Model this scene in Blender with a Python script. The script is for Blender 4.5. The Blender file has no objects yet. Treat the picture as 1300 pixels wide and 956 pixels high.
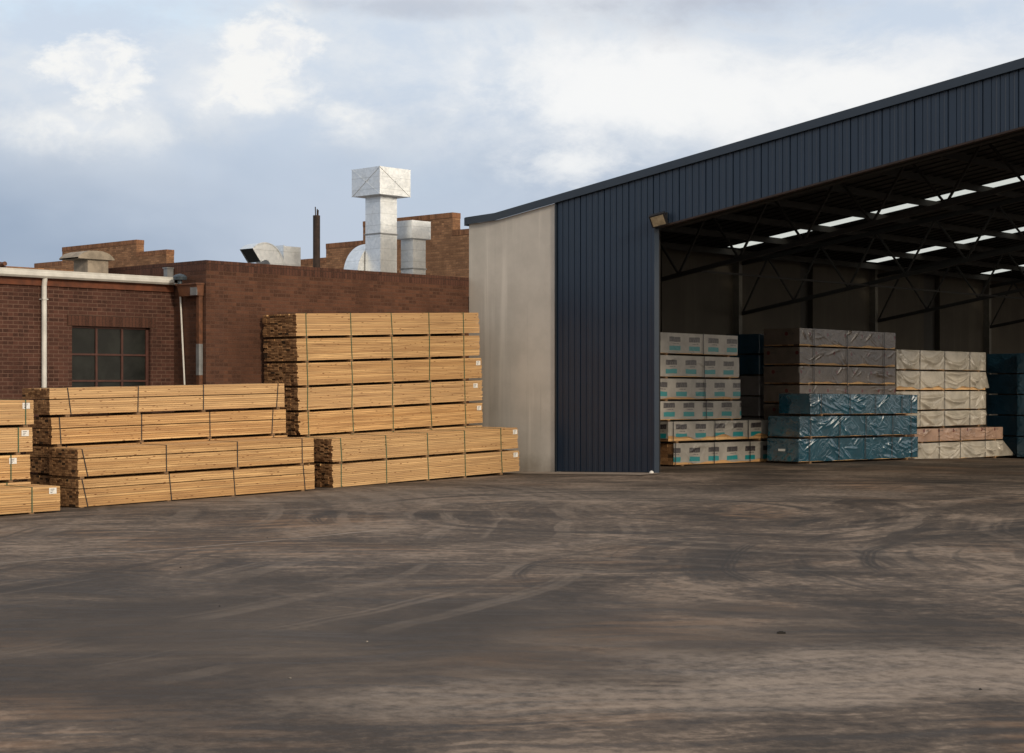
import bpy, bmesh, math, random
import numpy as np
from mathutils import Vector, Matrix

random.seed(11)
rng = np.random.RandomState(5)
scene = bpy.context.scene
COL = scene.collection
R = math.radians

# ------------------------------------------------------------------ camera
cam_d = bpy.data.cameras.new('camera')
cam = bpy.data.objects.new('camera', cam_d); COL.objects.link(cam)
cam.location = (29.9, -30.4, 2.11)
cam.rotation_euler = (R(90), 0, math.atan2(.682, .731))
cam_d.lens = 2067 / 1300 * 36; cam_d.sensor_width = 36
cam_d.shift_y = 9 / 1300
cam_d.clip_start = .1; cam_d.clip_end = 4000
scene.camera = cam
scene.view_settings.view_transform = 'Standard'
scene.view_settings.look = 'None'
scene.view_settings.gamma = 1
scene.view_settings.exposure = 0.0
scene.view_settings.use_curve_mapping = False
scene.render.engine = 'CYCLES'
scene.cycles.max_bounces = 8
scene.cycles.diffuse_bounces = 3
scene.cycles.glossy_bounces = 3

# ------------------------------------------------------------------ sun
SUN_EL = R(21)
SUN = Vector((math.cos(SUN_EL) * .968, -math.cos(SUN_EL) * .25, math.sin(SUN_EL)))
sd = bpy.data.lights.new('sun', 'SUN'); so = bpy.data.objects.new('sun', sd); COL.objects.link(so)
so.location = (60, -30, 40)
so.rotation_euler = SUN.to_track_quat('Z', 'Y').to_euler()
sd.energy = 2.1; sd.angle = R(6); sd.color = (1.0, .83, .62)

# ------------------------------------------------------------------ node helpers
class NT:
    def __init__(self, tree):
        self.t = tree; self.n = tree.nodes; self.l = tree.links
        self.n.clear()
    def new(self, typ, **kw):
        nd = self.n.new(typ)
        for k, v in kw.items():
            setattr(nd, k, v)
        return nd
    def set(self, sock, v):
        if hasattr(v, 'is_output') or isinstance(v, bpy.types.NodeSocket):
            self.l.new(v, sock)
        elif isinstance(v, (tuple, list)) and len(v) == 3 and sock.type == 'RGBA':
            sock.default_value = (*v, 1)
        else:
            sock.default_value = v
    def math(self, op, a, b=0.0, c=None, clamp=False):
        m = self.new('ShaderNodeMath', operation=op, use_clamp=clamp)
        self.set(m.inputs[0], a); self.set(m.inputs[1], b)
        if c is not None: self.set(m.inputs[2], c)
        return m.outputs[0]
    def vmath(self, op, a, b=(0, 0, 0), out=0):
        m = self.new('ShaderNodeVectorMath', operation=op)
        self.set(m.inputs[0], a); self.set(m.inputs[1], b)
        return m.outputs['Value'] if op in ('LENGTH', 'DOT_PRODUCT', 'DISTANCE') else m.outputs[0]
    def noise(self, vec, scale=1, detail=4, rough=.55, dist=0.0):
        n = self.new('ShaderNodeTexNoise')
        if vec is not None: self.set(n.inputs['Vector'], vec)
        n.inputs['Scale'].default_value = scale; n.inputs['Detail'].default_value = detail
        n.inputs['Roughness'].default_value = rough; n.inputs['Distortion'].default_value = dist
        return n.outputs['Fac']
    def voronoi(self, vec, scale=1, feature='F1', out='Distance'):
        n = self.new('ShaderNodeTexVoronoi', feature=feature)
        self.set(n.inputs['Vector'], vec); n.inputs['Scale'].default_value = scale
        return n.outputs[out]
    def mapping(self, vec, scale=(1, 1, 1), rot=(0, 0, 0), loc=(0, 0, 0)):
        m = self.new('ShaderNodeMapping')
        self.set(m.inputs[0], vec)
        m.inputs['Scale'].default_value = scale; m.inputs['Rotation'].default_value = rot; m.inputs['Location'].default_value = loc
        return m.outputs[0]
    def step(self, v, a, b, lo=0.0, hi=1.0):
        m = self.new('ShaderNodeMapRange', interpolation_type='SMOOTHSTEP')
        self.set(m.inputs[0], v)
        m.inputs[1].default_value = a; m.inputs[2].default_value = b
        m.inputs[3].default_value = lo; m.inputs[4].default_value = hi
        return m.outputs[0]
    def mix(self, f, a, b, mode='MIX'):
        m = self.new('ShaderNodeMix', data_type='RGBA', blend_type=mode)
        self.set(m.inputs[0], f); self.set(m.inputs[6], a); self.set(m.inputs[7], b)
        return m.outputs[2]
    def comb(self, x, y, z=0.0):
        m = self.new('ShaderNodeCombineXYZ')
        self.set(m.inputs[0], x); self.set(m.inputs[1], y); self.set(m.inputs[2], z)
        return m.outputs[0]
    def sep(self, v):
        m = self.new('ShaderNodeSeparateXYZ'); self.set(m.inputs[0], v)
        return m.outputs
    def bump(self, h, strength=.3, dist=.01):
        b = self.new('ShaderNodeBump'); self.set(b.inputs['Height'], h)
        b.inputs['Strength'].default_value = strength; b.inputs['Distance'].default_value = dist
        return b.outputs[0]
    def coord(self, which='Object'):
        return self.new('ShaderNodeTexCoord').outputs[which]
    def pos(self):
        return self.new('ShaderNodeNewGeometry').outputs['Position']
    def attr(self, name):
        a = self.new('ShaderNodeAttribute'); a.attribute_name = name
        return a.outputs['Fac']
    def surface(self, color, rough=.7, metal=0.0, normal=None, spec=.5, **kw):
        p = self.new('ShaderNodeBsdfPrincipled')
        self.set(p.inputs['Base Color'], color); self.set(p.inputs['Roughness'], rough)
        self.set(p.inputs['Metallic'], metal); p.inputs['Specular IOR Level'].default_value = spec
        if normal is not None: self.l.new(normal, p.inputs['Normal'])
        for k, v in kw.items(): self.set(p.inputs[k], v)
        o = self.new('ShaderNodeOutputMaterial'); self.l.new(p.outputs[0], o.inputs[0])
        return p

def mat(name):
    m = bpy.data.materials.new(name); m.use_nodes = True
    return m, NT(m.node_tree)

# ------------------------------------------------------------------ world
w = bpy.data.worlds.new('World'); scene.world = w; w.use_nodes = True
n = NT(w.node_tree)
sky = n.new('ShaderNodeTexSky', sky_type='NISHITA')
sky.sun_disc = False; sky.sun_elevation = SUN_EL; sky.sun_rotation = math.atan2(SUN.x, SUN.y)
sky.air_density = 1.2; sky.dust_density = 1.5
D = n.vmath('NORMALIZE', n.coord('Generated'))
def az(px, py):                     # a compass direction over the yard
    X = (px - 650) / 2067; Z = -(py - 487) / 2067
    v = Vector((.731 * X - .682, .682 * X + .731, Z)); return v.normalized()
dz = n.sep(D)
stretch = n.mapping(D, scale=(1, 1, 1.7))
fb = n.noise(stretch, 9, 12, .6, .35)
fb2 = n.noise(n.mapping(stretch, loc=(3.1, 1.7, .4)), 26, 12, .66, .2)
fl = n.noise(n.mapping(D, scale=(1, 1, 2.2), loc=(5, 2, 1)), 3.2, 5, .5, .2)
nn = n.math('ADD', n.math('MULTIPLY', n.math('SUBTRACT', fb, .5), 2.3), n.math('MULTIPLY', n.math('SUBTRACT', fb2, .5), 1.5))
def blob(px, py, rx, ry, soft=.9, amp=1.0, na=1.0):
    c = az(px, py)
    d = n.vmath('SUBTRACT', D, tuple(c))
    hor = n.math('DIVIDE', n.vmath('DOT_PRODUCT', d, (.731, .682, 0)), rx / 2067)
    ver = n.math('DIVIDE', n.sep(d)[2], ry / 2067)
    q = n.math('SQRT', n.math('ADD', n.math('MULTIPLY', hor, hor), n.math('MULTIPLY', ver, ver)))
    v = n.math('ADD', n.math('SUBTRACT', 1.0, q), n.math('MULTIPLY', nn, na))
    return n.math('MULTIPLY', n.step(v, 0.0, soft), amp)
def mx(a, b): return n.math('MAXIMUM', a, b)
# slate-blue overcast below, paler above, with broad soft variation
el = dz[2]
lowc = n.mix(n.step(fl, .35, .65), (.31, .39, .54), (.52, .59, .72))
highc = n.mix(n.step(fb, .35, .65), (.64, .72, .84), (.80, .83, .87))
base = n.mix(n.step(el, .09, .20), lowc, highc)
base = n.mix(n.step(el, .0, .08), (.60, .64, .70), base)
clear = blob(120, 0, 260, 60, .9)
base = n.mix(n.math('MULTIPLY', clear, .8), base, (.68, .82, .96))
wh = blob(122, 72, 88, 62, .4)
for b_ in ((345, 62, 68, 52, .4), (340, 118, 130, 36, .8), (90, 160, 150, 35, 1.6), (440, 150, 70, 45, 1.4)):
    wh = mx(wh, blob(*b_))
big = blob(820, 150, 420, 150, 1.0, 1.0, .6)
big = mx(big, blob(1180, 80, 300, 75, .9, 1.0, .7))
big = mx(big, blob(600, 90, 230, 60, 1.3, .75))
bil = n.noise(n.mapping(D, scale=(1, 1, 1.9), loc=(7, 1, 6)), 15, 10, .6, .5)
col = n.mix(n.math('MULTIPLY', big, .92), base, n.mix(n.step(bil, .36, .60), (.80, .83, .88), (.94, .94, .95)))
hot = mx(blob(790, 120, 230, 75, .8, 1.0, .8), mx(blob(1090, 110, 150, 55, .8, 1.0, .8), blob(720, 210, 150, 45, 1.1)))
col = n.mix(n.math('MULTIPLY', hot, .9), col, (1.0, .99, .98))
soft = mx(blob(300, 110, 260, 90, 1.3, 1.0, .45), blob(120, 120, 170, 90, 1.3, 1.0, .5))
col = n.mix(n.math('MULTIPLY', soft, .5), col, (.86, .87, .90))
puff = n.noise(n.mapping(D, scale=(1, 1, 1.5), loc=(2, 8, 3)), 38, 9, .62, .4)
col = n.mix(n.math('MULTIPLY', wh, .92), col, n.mix(n.step(puff, .38, .58), (.84, .86, .90), (1.0, .98, .95)))
grey = blob(940, 0, 260, 48, 1.2)
grey = mx(grey, blob(520, 8, 160, 22, 1.0, .8))
col = n.mix(n.math('MULTIPLY', grey, .75), col, (.48, .51, .60))
col = n.mix(n.math('MULTIPLY', blob(560, 235, 260, 70, 1.2), .45), col, (.45, .55, .70))
# away from the view: darker overcast behind, brighter haze to the sun side
side = n.vmath('DOT_PRODUCT', D, tuple(SUN))
col = n.mix(n.step(side, -.2, .95), col, (1.05, .96, .84))
glow = n.vmath('DOT_PRODUCT', D, tuple(Vector((.80, .60, .12)).normalized()))  # added bright sky patch out of view, puts glints on the shed wraps
col = n.mix(n.step(n.math('ADD', glow, n.math('MULTIPLY', n.math('SUBTRACT', fl, .5), .1)), math.cos(R(15)), math.cos(R(5))), col, (5.0, 4.4, 3.6))
cloudbg = n.new('ShaderNodeBackground'); n.set(cloudbg.inputs[0], col); cloudbg.inputs[1].default_value = 1.0
skybg = n.new('ShaderNodeBackground'); n.set(skybg.inputs[0], sky.outputs[0]); skybg.inputs[1].default_value = .1
ms = n.new('ShaderNodeMixShader'); ms.inputs[0].default_value = .9
n.l.new(skybg.outputs[0], ms.inputs[1]); n.l.new(cloudbg.outputs[0], ms.inputs[2])
wo = n.new('ShaderNodeOutputWorld'); n.l.new(ms.outputs[0], wo.inputs[0])

# ------------------------------------------------------------------ mesh helpers
class MB:
    """collects polygons for one mesh object"""
    def __init__(self):
        self.v = []; self.f = []; self.mi = []; self.rn = []; self.uv = []
    def poly(self, pts, mi=0, rn=0.0, uv=None):
        b = len(self.v); self.v += [tuple(p) for p in pts]
        self.f.append(tuple(range(b, b + len(pts)))); self.mi.append(mi); self.rn.append(rn)
        self.uv.append(uv)
    def box(self, x0, x1, y0, y1, z0, z1, mi=0, rn=0.0, endmi=None):
        P = [(x0, y0, z0), (x1, y0, z0), (x1, y1, z0), (x0, y1, z0), (x0, y0, z1), (x1, y0, z1), (x1, y1, z1), (x0, y1, z1)]
        for k, q in enumerate(((0, 3, 2, 1), (4, 5, 6, 7), (0, 1, 5, 4), (2, 3, 7, 6), (1, 2, 6, 5), (3, 0, 4, 7))):
            self.poly([P[i] for i in q], endmi if (endmi is not None and k in (2, 3)) else mi, rn)
    def bar(self, a, b, t, mi=0, up=(0, 0, 1), t2=None):
        a = Vector(a); b = Vector(b); d = (b - a).normalized(); u = Vector(up)
        if abs(d.dot(u)) > .95: u = Vector((1, 0, 0))
        s = d.cross(u).normalized() * t / 2; u2 = s.cross(d).normalized() * (t2 or t) / 2
        A = [a - s - u2, a + s - u2, a + s + u2, a - s + u2]; B = [p + (b - a) for p in A]
        self.poly(A[::-1], mi); self.poly(B, mi)
        for i in range(4):
            j = (i + 1) % 4; self.poly([A[i], A[j], B[j], B[i]], mi)
    def tube(self, pts, r, seg=10, mi=0, cap=True):
        pts = [Vector(p) for p in pts]; rings = []
        for i, p in enumerate(pts):
            d = (pts[min(i + 1, len(pts) - 1)] - pts[max(i - 1, 0)]).normalized()
            u = Vector((0, 0, 1)) if abs(d.z) < .9 else Vector((1, 0, 0))
            s = d.cross(u).normalized(); u = s.cross(d)
            rr = r[i] if isinstance(r, (list, tuple)) else r
            rings.append([p + (s * math.cos(k * 2 * math.pi / seg) + u * math.sin(k * 2 * math.pi / seg)) * rr for k in range(seg)])
        for a, b in zip(rings[:-1], rings[1:]):
            for k in range(seg):
                j = (k + 1) % seg; self.poly([a[k], b[k], b[j], a[j]], mi)
        if cap: self.poly(rings[0], mi); self.poly(rings[-1][::-1], mi)
    def grid(self, F, U, V, mi=0, flip=False, rn=0.0):
        """F[i][j] -> (point, uv)"""
        for i in range(U):
            for j in range(V):
                q = [F[i][j], F[i + 1][j], F[i + 1][j + 1], F[i][j + 1]]
                if flip: q = q[::-1]
                self.poly([a[0] for a in q], mi, rn, [a[1] for a in q])
    def build(self, name, mats, parent=None, bevel=0, smooth=False, weld=False):
        me = bpy.data.meshes.new(name)
        me.from_pydata(self.v, [], self.f)
        me.materials.clear()
        for m in (mats if isinstance(mats, (list, tuple)) else [mats]): me.materials.append(m)
        me.polygons.foreach_set('material_index', self.mi)
        a = me.attributes.new('rnd', 'FLOAT', 'FACE'); a.data.foreach_set('value', self.rn)
        ul = me.uv_layers.new(name='UVMap')
        me.update()
        co = []
        for p, uv in zip(me.polygons, self.uv):
            if uv: co += [c for q in uv for c in q]; continue
            nx, ny, nz = [abs(c) for c in p.normal]
            for vi in p.vertices:
                x, y, z = me.vertices[vi].co
                if nx >= ny and nx >= nz: co += [y, z]
                elif ny >= nz: co += [x, z]
                else: co += [x, y]
        ul.data.foreach_set('uv', co)
        if weld:
            bm = bmesh.new(); bm.from_mesh(me)
            bmesh.ops.remove_doubles(bm, verts=bm.verts, dist=.0005)
            bm.to_mesh(me); bm.free()
        if smooth: me.polygons.foreach_set('use_smooth', [True] * len(me.polygons))
        o = bpy.data.objects.new(name, me); COL.objects.link(o)
        if parent is not None: o.parent = parent
        if bevel:
            b = o.modifiers.new('bevel', 'BEVEL'); b.width = bevel; b.segments = 2; b.limit_method = 'ANGLE'
        return o

def tag(o, label, cat, group=None, kind=None):
    if label: o['label'] = label
    if cat: o['category'] = cat
    if group: o['group'] = group
    if kind: o['kind'] = kind
    return o
def empty(name, loc, label, cat, group=None, rot=(0, 0, 0)):
    o = bpy.data.objects.new(name, None); COL.objects.link(o)
    o.location = loc; o.rotation_euler = rot; o.empty_display_size = .3
    return tag(o, label, cat, group)
def rot_under(o, loc):              # keep world position of child meshes built in world space
    for ch in o.children: ch.location = (-loc[0], -loc[1], -loc[2])

def gz(x, y):
    """height of the yard and of the shed floor"""
    zx = -.03 * max(0.0, min(6.3, 6.3 - x))
    if y <= 0: return zx + .010 * max(y, -16)
    k = max(0.0, 1 - y / 4.0)
    return zx * k + (1 - k) * -.03 - .00085 * min(y, 22) ** 2
    
# ------------------------------------------------------------------ materials
def m_timber():
    m, n = mat('fresh_sawn_pine')
    c = n.coord('Object'); r = n.attr('rnd')
    info = n.new('ShaderNodeObjectInfo').outputs['Random']
    off = n.comb(n.math('MULTIPLY', r, 37.0), n.math('MULTIPLY', r, 91.0), n.math('MULTIPLY', info, 50.0))
    p = n.vmath('ADD', c, off)
    grain = n.noise(n.mapping(p, scale=(22, .9, 30)), 1, 5, .6, .4)
    patch = n.noise(n.mapping(p, scale=(1, .45, 3)), 1, 3, .5)
    base = n.mix(n.step(r, 0, 1), (.50, .290, .120), (.75, .49, .230))
    base = n.mix(n.step(grain, .35, .7), n.mix(.75, base, (.28, .155, .070)), base)
    base = n.mix(n.math('MULTIPLY', n.step(patch, .50, .75), .45), base, (.36, .20, .085))
    pale = n.math('MULTIPLY', n.step(info, .2, .9), .3)
    base = n.mix(pale, base, (.60, .42, .24))
    base = n.mix(n.step(n.math('FRACT', n.math('MULTIPLY', info, 7.3)), .5, 1.0, 0, .35), base, n.mix(.5, base, (.42, .215, .08)))
    kn = n.voronoi(n.mapping(p, scale=(5, 4.2, 15)), 1)
    base = n.mix(n.step(kn, .10, .18, 1, 0), base, (.20, .09, .035))
    st = n.noise(n.mapping(p, scale=(8, .6, 26)), 1, 2, .5)
    base = n.mix(n.step(st, .63, .74), base, (.22, .12, .055))
    n.surface(base, .62, 0, n.bump(grain, .35, .004), .3)
    return m
def m_end():
    m, n = mat('weathered_end_grain')
    c = n.coord('Object'); r = n.attr('rnd')
    p = n.vmath('ADD', c, n.comb(n.math('MULTIPLY', r, 13.0), 0.0, n.math('MULTIPLY', r, 7.0)))
    g = n.noise(p, 30, 4, .6)
    r2 = n.math('FRACT', n.math('MULTIPLY', r, 17.31))
    base = n.mix(r2, (.15, .072, .032), (.44, .25, .12))
    base = n.mix(n.step(r, .93, .97), base, (.03, .02, .012))
    base = n.mix(n.step(g, .35, .7), n.mix(.5, base, (.05, .025, .012)), base)
    n.surface(base, .85, 0, n.bump(g, .3, .006), .2)
    return m
def simple(name, col, rough=.6, metal=0.0, var=.15, vscale=6.0, bump=0.0, spec=.5):
    m, n = mat(name)
    f = n.noise(n.coord('Object'), vscale, 5, .6)
    dark = tuple(c * (1 - var * 2) for c in col)
    c = n.mix(n.step(f, .3, .7), dark, col)
    rr = n.math('ADD', rough - .06, n.math('MULTIPLY', f, .12))
    n.surface(c, rr, metal, n.bump(f, bump, .01) if bump else None, spec)
    return m
def m_brick(name, c1, c2, mort, soldier=False, dirt=.5):
    m, n = mat(name)
    uv = n.coord('UV')
    if soldier: uv = n.mapping(uv, rot=(0, 0, R(90)))
    b = n.new('ShaderNodeTexBrick')
    n.set(b.inputs['Vector'], uv)
    b.offset = .5 if not soldier else 0.0
    b.inputs['Color1'].default_value = (*c1, 1); b.inputs['Color2'].default_value = (*c2, 1); b.inputs['Mortar'].default_value = (*mort, 1)
    b.inputs['Scale'].default_value = 1; b.inputs['Mortar Size'].default_value = .009
    b.inputs['Mortar Smooth'].default_value = .2; b.inputs['Bias'].default_value = -.1
    b.inputs['Brick Width'].default_value = .24; b.inputs['Row Height'].default_value = .086
    # second brick pattern, same grid: per-brick tone from a noise sampled once per brick
    s = n.sep(uv)
    row = n.math('FLOOR', n.math('DIVIDE', s[1], .086))
    odd = n.math('MULTIPLY', n.math('MODULO', row, 2.0), 0.0 if soldier else .12)
    cell = n.math('FLOOR', n.math('DIVIDE', n.math('ADD', s[0], odd), .24))
    wn = n.new('ShaderNodeTexWhiteNoise', noise_dimensions='2D'); n.set(wn.inputs['Vector'], n.comb(cell, row))
    tone = wn.outputs['Value']
    colr = n.mix(n.math('MULTIPLY', n.math('SUBTRACT', 1.0, b.outputs['Fac']), n.step(tone, .4, 1.0, 0, .9)), b.outputs['Color'], tuple(c * .45 for c in c1))
    big = n.noise(n.mapping(n.coord('Object'), scale=(1, 1, .6)), .9, 6, .65)
    streak = n.noise(n.mapping(n.coord('Object'), scale=(2.4, 2.4, .22)), 1, 4, .6)
    fine = n.noise(n.coord('Object'), 40, 3, .6)
    colr = n.mix(n.math('MULTIPLY', n.step(big, .42, .68), dirt), colr, tuple(c * .4 for c in c1))
    colr = n.mix(n.math('MULTIPLY', n.step(streak, .5, .75), dirt * .7), colr, tuple(c * .55 + .012 for c in c1))
    colr = n.mix(n.step(fine, .3, .75, .0, .35), colr, tuple(min(1, c * 1.6) for c in c2))
    h = n.math('SUBTRACT', n.math('MULTIPLY', fine, .25), b.outputs['Fac'])
    n.surface(colr, .88, 0, n.bump(h, .7, .008), .25)
    return m
def m_concrete(name, col, joints=False):
    m, n = mat(name)
    c = n.coord('Object')
    a = n.noise(c, 1.1, 6, .6); f = n.noise(c, 14, 5, .65)
    st = n.noise(n.mapping(c, scale=(2.6, 2.6, .13)), 1, 5, .55, .3)
    st2 = n.noise(n.mapping(c, scale=(9, 9, .25)), 1, 4, .6)
    k = n.mix(n.step(a, .3, .7), tuple(x * .9 for x in col), tuple(min(1, x * 1.06) for x in col))
    k = n.mix(n.step(st, .52, .70, 0, .55), k, tuple(min(1, x * 1.35) for x in col))
    k = n.mix(n.step(st2, .58, .75, 0, .4), k, tuple(x * .68 for x in col))
    k = n.mix(n.step(f, .55, .8, 0, .22), k, tuple(x * .6 for x in col))
    pz = n.sep(n.pos())[2]
    if not joints:
        k = n.mix(n.math('MULTIPLY', n.step(n.math('ADD', pz, n.math('MULTIPLY', n.math('SUBTRACT', a, .5), 1.2)), -.2, .5, 1, 0), .45), k, (.20, .165, .13))
    n.surface(k, .85, 0, n.bump(f, .25, .005), .25)
    return m
def m_galv():
    m, n = mat('galvanised_sheet_steel')
    c = n.coord('Object')
    v = n.voronoi(c, 16, out='Color'); vs = n.sep(v)[0]
    f = n.noise(c, 3.5, 6, .65)
    fst = n.noise(n.mapping(c, scale=(6, 6, .8)), 1, 4, .6)
    k = n.mix(vs, (.68, .71, .73), (.80, .82, .83))
    k = n.mix(n.step(f, .5, .75, 0, .45), k, (.60, .62, .61))
    seam = n.math('ABSOLUTE', n.math('SUBTRACT', n.math('FRACT', n.math('MULTIPLY', n.sep(c)[2], 3.3)), .5))
    k = n.mix(n.step(seam, .0, .05, .45, 0), k, (.40, .41, .40))
    k = n.mix(n.step(fst, .6, .78, 0, .5), k, (.86, .86, .84))
    n.surface(k, n.math('ADD', .28, n.math('MULTIPLY', f, .3)), .85, n.bump(f, .25, .03), .5)
    return m
def m_plastic(name, col, rough=.2, print_kind=None, metal=0.0, H=.5, wr=1.0, spec=.6, ior=1.6):
    m, n = mat(name)
    uv = n.coord('UV'); s = n.sep(uv); info = n.new('ShaderNodeObjectInfo').outputs['Random']
    c = n.coord('Object')
    p = n.vmath('ADD', c, n.comb(0.0, n.math('MULTIPLY', info, 40.0), 0.0))
    big_w = n.vmath('MULTIPLY', n.comb(0.0, n.noise(p, 1.1, 2), n.noise(n.mapping(p, loc=(4, 4, 4)), 1.3, 2)), (0, .8, .8))
    pw = n.vmath('ADD', p, big_w)
    d1 = n.noise(n.mapping(n.mapping(pw, rot=(R(32), 0, 0)), scale=(2, .9, 6)), 1, 2, .45, .3)
    d2 = n.noise(n.mapping(n.mapping(pw, rot=(R(-48), 0, 0)), scale=(2, 1.3, 7)), 1, 2, .45, .3)
    rid = n.math('ABSOLUTE', n.math('SUBTRACT', d1, .5)); rid2 = n.math('ABSOLUTE', n.math('SUBTRACT', d2, .5))
    zone = n.step(n.noise(p, 1.6, 2), .38, .6)
    h = n.math('ADD', n.math('MULTIPLY', n.math('MULTIPLY', n.step(rid, 0, .10), -1.0), zone), n.math('MULTIPLY', n.math('MULTIPLY', n.step(rid2, 0, .10), -.8), n.math('SUBTRACT', 1.15, zone)))
    tone = n.noise(p, 2.0, 4, .6)
    k = n.mix(n.step(tone, .3, .7), tuple(x * .72 for x in col), col)
    if print_kind == 'panels':
        sh = n.math('ADD', s[0], n.math('MULTIPLY', info, .85))
        warp = n.math('MULTIPLY', n.math('SUBTRACT', tone, .5), .10)
        u = n.math('FRACT', n.math('DIVIDE', n.math('ADD', sh, n.math('MULTIPLY', warp, .6)), .85))
        v = n.math('ADD', n.math('DIVIDE', s[1], H), n.math('MULTIPLY', warp, 1.1))
        def band(x, a, b, e=.012):
            return n.math('MULTIPLY', n.step(x, a - e, a + e), n.step(x, b - e, b + e, 1, 0))
        inu = band(u, .2, .76)
        # rows of heavy capitals: broken vertical strokes
        wn = n.new('ShaderNodeTexWhiteNoise', noise_dimensions='2D')
        n.set(wn.inputs['Vector'], n.comb(n.math('FLOOR', n.math('MULTIPLY', u, 44.0)), n.math('FLOOR', n.math('MULTIPLY', v, 9.0))))
        letters = n.math('GREATER_THAN', wn.outputs['Value'], .18)
        dk = n.math('MULTIPLY', n.math('MULTIPLY', inu, band(v, .62, .88)), n.step(letters, 0, 1, .7, 1))
        sm = n.math('MULTIPLY', n.math('MULTIPLY', band(u, .28, .68), band(v, .50, .55)), n.math('GREATER_THAN', wn.outputs['Value'], .4))
        tl = n.math('MULTIPLY', inu, band(v, .16, .40))
        k = n.mix(dk, k, (.030, .025, .028))
        k = n.mix(n.math('MULTIPLY', sm, .8), k, (.08, .07, .08))
        k = n.mix(tl, k, (.006, .17, .19))
    if print_kind == 'dots':
        u = n.math('FRACT', n.math('ADD', n.math('DIVIDE', s[0], .95), info))
        v = n.math('DIVIDE', s[1], H)
        du = n.math('MULTIPLY', n.math('SUBTRACT', u, .5), .95); dv = n.math('MULTIPLY', n.math('SUBTRACT', v, .68), H)
        q = n.math('SQRT', n.math('ADD', n.math('MULTIPLY', du, du), n.math('MULTIPLY', dv, dv)))
        k = n.mix(n.step(q, .05, .062, .85, 0), k, (.09, .012, .014))
        tx = n.math('MULTIPLY', n.math('MULTIPLY', n.step(du, .08, .09), n.step(du, .26, .27, 1, 0)), n.step(n.math('ABSOLUTE', dv), .018, .024, 1, 0))
        k = n.mix(n.math('MULTIPLY', tx, .55), k, (.07, .06, .06))
    pr_ = n.surface(k, n.math('ADD', rough, n.math('MULTIPLY', tone, .08)), metal, n.bump(h, .28 * wr, .03), spec)
    pr_.inputs['IOR'].default_value = ior
    return m

M = {}
M['timber'] = m_timber(); M['end'] = m_end()
M['bearer'] = simple('bearer_timber', (.22, .13, .065), .85, 0, .25, 14)
M['green'] = simple('green_strap', (.035, .10, .05), .45)
M['black'] = simple('black_strap', (.012, .012, .014), .45)
M['tagwhite'] = simple('white_tag', (.75, .75, .73), .6, 0, .05)
M['ink'] = simple('tag_ink', (.06, .06, .07), .6)
M['brick'] = m_brick('dark_red_brick', (.078, .036, .023), (.112, .050, .030), (.090, .052, .038), dirt=.6)
M['brickwin'] = m_brick('dark_red_brick_with_pale_joints', (.060, .027, .020), (.088, .038, .027), (.145, .090, .068), dirt=.55)
M['soldier'] = m_brick('dark_red_soldier_brick', (.066, .030, .021), (.098, .043, .029), (.028, .018, .014), True, .5)
M['brickfar'] = m_brick('orange_brown_brick', (.20, .10, .055), (.36, .20, .105), (.13, .08, .055), dirt=.6)
M['soldierfar'] = m_brick('orange_brown_soldier_brick', (.20, .095, .052), (.29, .145, .075), (.10, .055, .035), True, .5)
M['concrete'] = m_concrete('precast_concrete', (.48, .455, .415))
M['concdark'] = m_concrete('shade_dark_inside_concrete', (.048, .042, .034))  # shade of the shed interior is put into this dark base
M['apron'] = m_concrete('apron_concrete', (.28, .23, .19))
M['galv'] = m_galv()
M['blue'] = simple('slate_blue_coated_steel', (.008, .021, .044), .38, 0, .06, 1.2)
M['bluedark'] = simple('slate_blue_edge', (.010, .016, .024), .45, 0, .06, 1.2)
M['cap'] = simple('slate_blue_capping', (.018, .030, .048), .42, 0, .08, 2)
M['rust'] = simple('rusty_brown_steel', (.030, .015, .010), .75, 0, .3, 9)
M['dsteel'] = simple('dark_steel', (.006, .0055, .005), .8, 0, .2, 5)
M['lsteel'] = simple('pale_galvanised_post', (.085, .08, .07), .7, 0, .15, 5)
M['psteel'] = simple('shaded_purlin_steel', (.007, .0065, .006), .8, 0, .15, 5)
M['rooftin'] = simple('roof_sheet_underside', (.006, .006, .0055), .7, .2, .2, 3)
M['white'] = simple('white_gutter_paint', (.66, .66, .63), .45, 0, .12, 2)
M['fasc'] = simple('orange_brown_fascia_timber', (.15, .045, .018), .75, 0, .25, 5)
M['terra'] = simple('rust_orange_metal', (.15, .058, .026), .65, 0, .25, 9)
M['zinc'] = simple('dull_zinc', (.24, .25, .26), .45, .3, .15, 5)
M['bluecap'] = simple('weathered_blue_grey_cowl', (.07, .10, .13), .5, .2, .3, 9)
M['frame'] = simple('red_brown_window_paint', (.075, .025, .017), .6, 0, .2, 8)
M['roofs'] = simple('grey_roof_sheet', (.22, .21, .20), .55, .2, .2, 1)
M['vent'] = simple('grey_brown_cement_vent', (.33, .28, .22), .85, 0, .2, 5, .2)
M['rpipe'] = simple('rusted_steel_pipe', (.045, .026, .02), .75, .2, .3, 7)
M['lens'] = simple('floodlight_glass', (.35, .29, .20), .12, .3, .2, 9)
M['stone'] = simple('black_rubble', (.018, .016, .015), .9, 0, .3, 30)
M['pstone'] = simple('pale_rubble', (.35, .31, .26), .9, 0, .3, 30)
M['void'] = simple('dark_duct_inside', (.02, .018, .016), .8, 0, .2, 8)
M['wblue'] = m_plastic('blue_wrap_film', (.008, .062, .100), .06, spec=.5, wr=.3, ior=2.1)
M['wdblue'] = m_plastic('dull_blue_wrap_film', (.010, .055, .095), .3)
M['wsilver'] = m_plastic('silver_beige_tarp_film', (.41, .38, .325), .30, wr=.35)
M['wwhite'] = m_plastic('white_printed_wrap_film', (.30, .285, .26), .34, 'panels', H=.5, wr=.15, ior=1.4)
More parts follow.
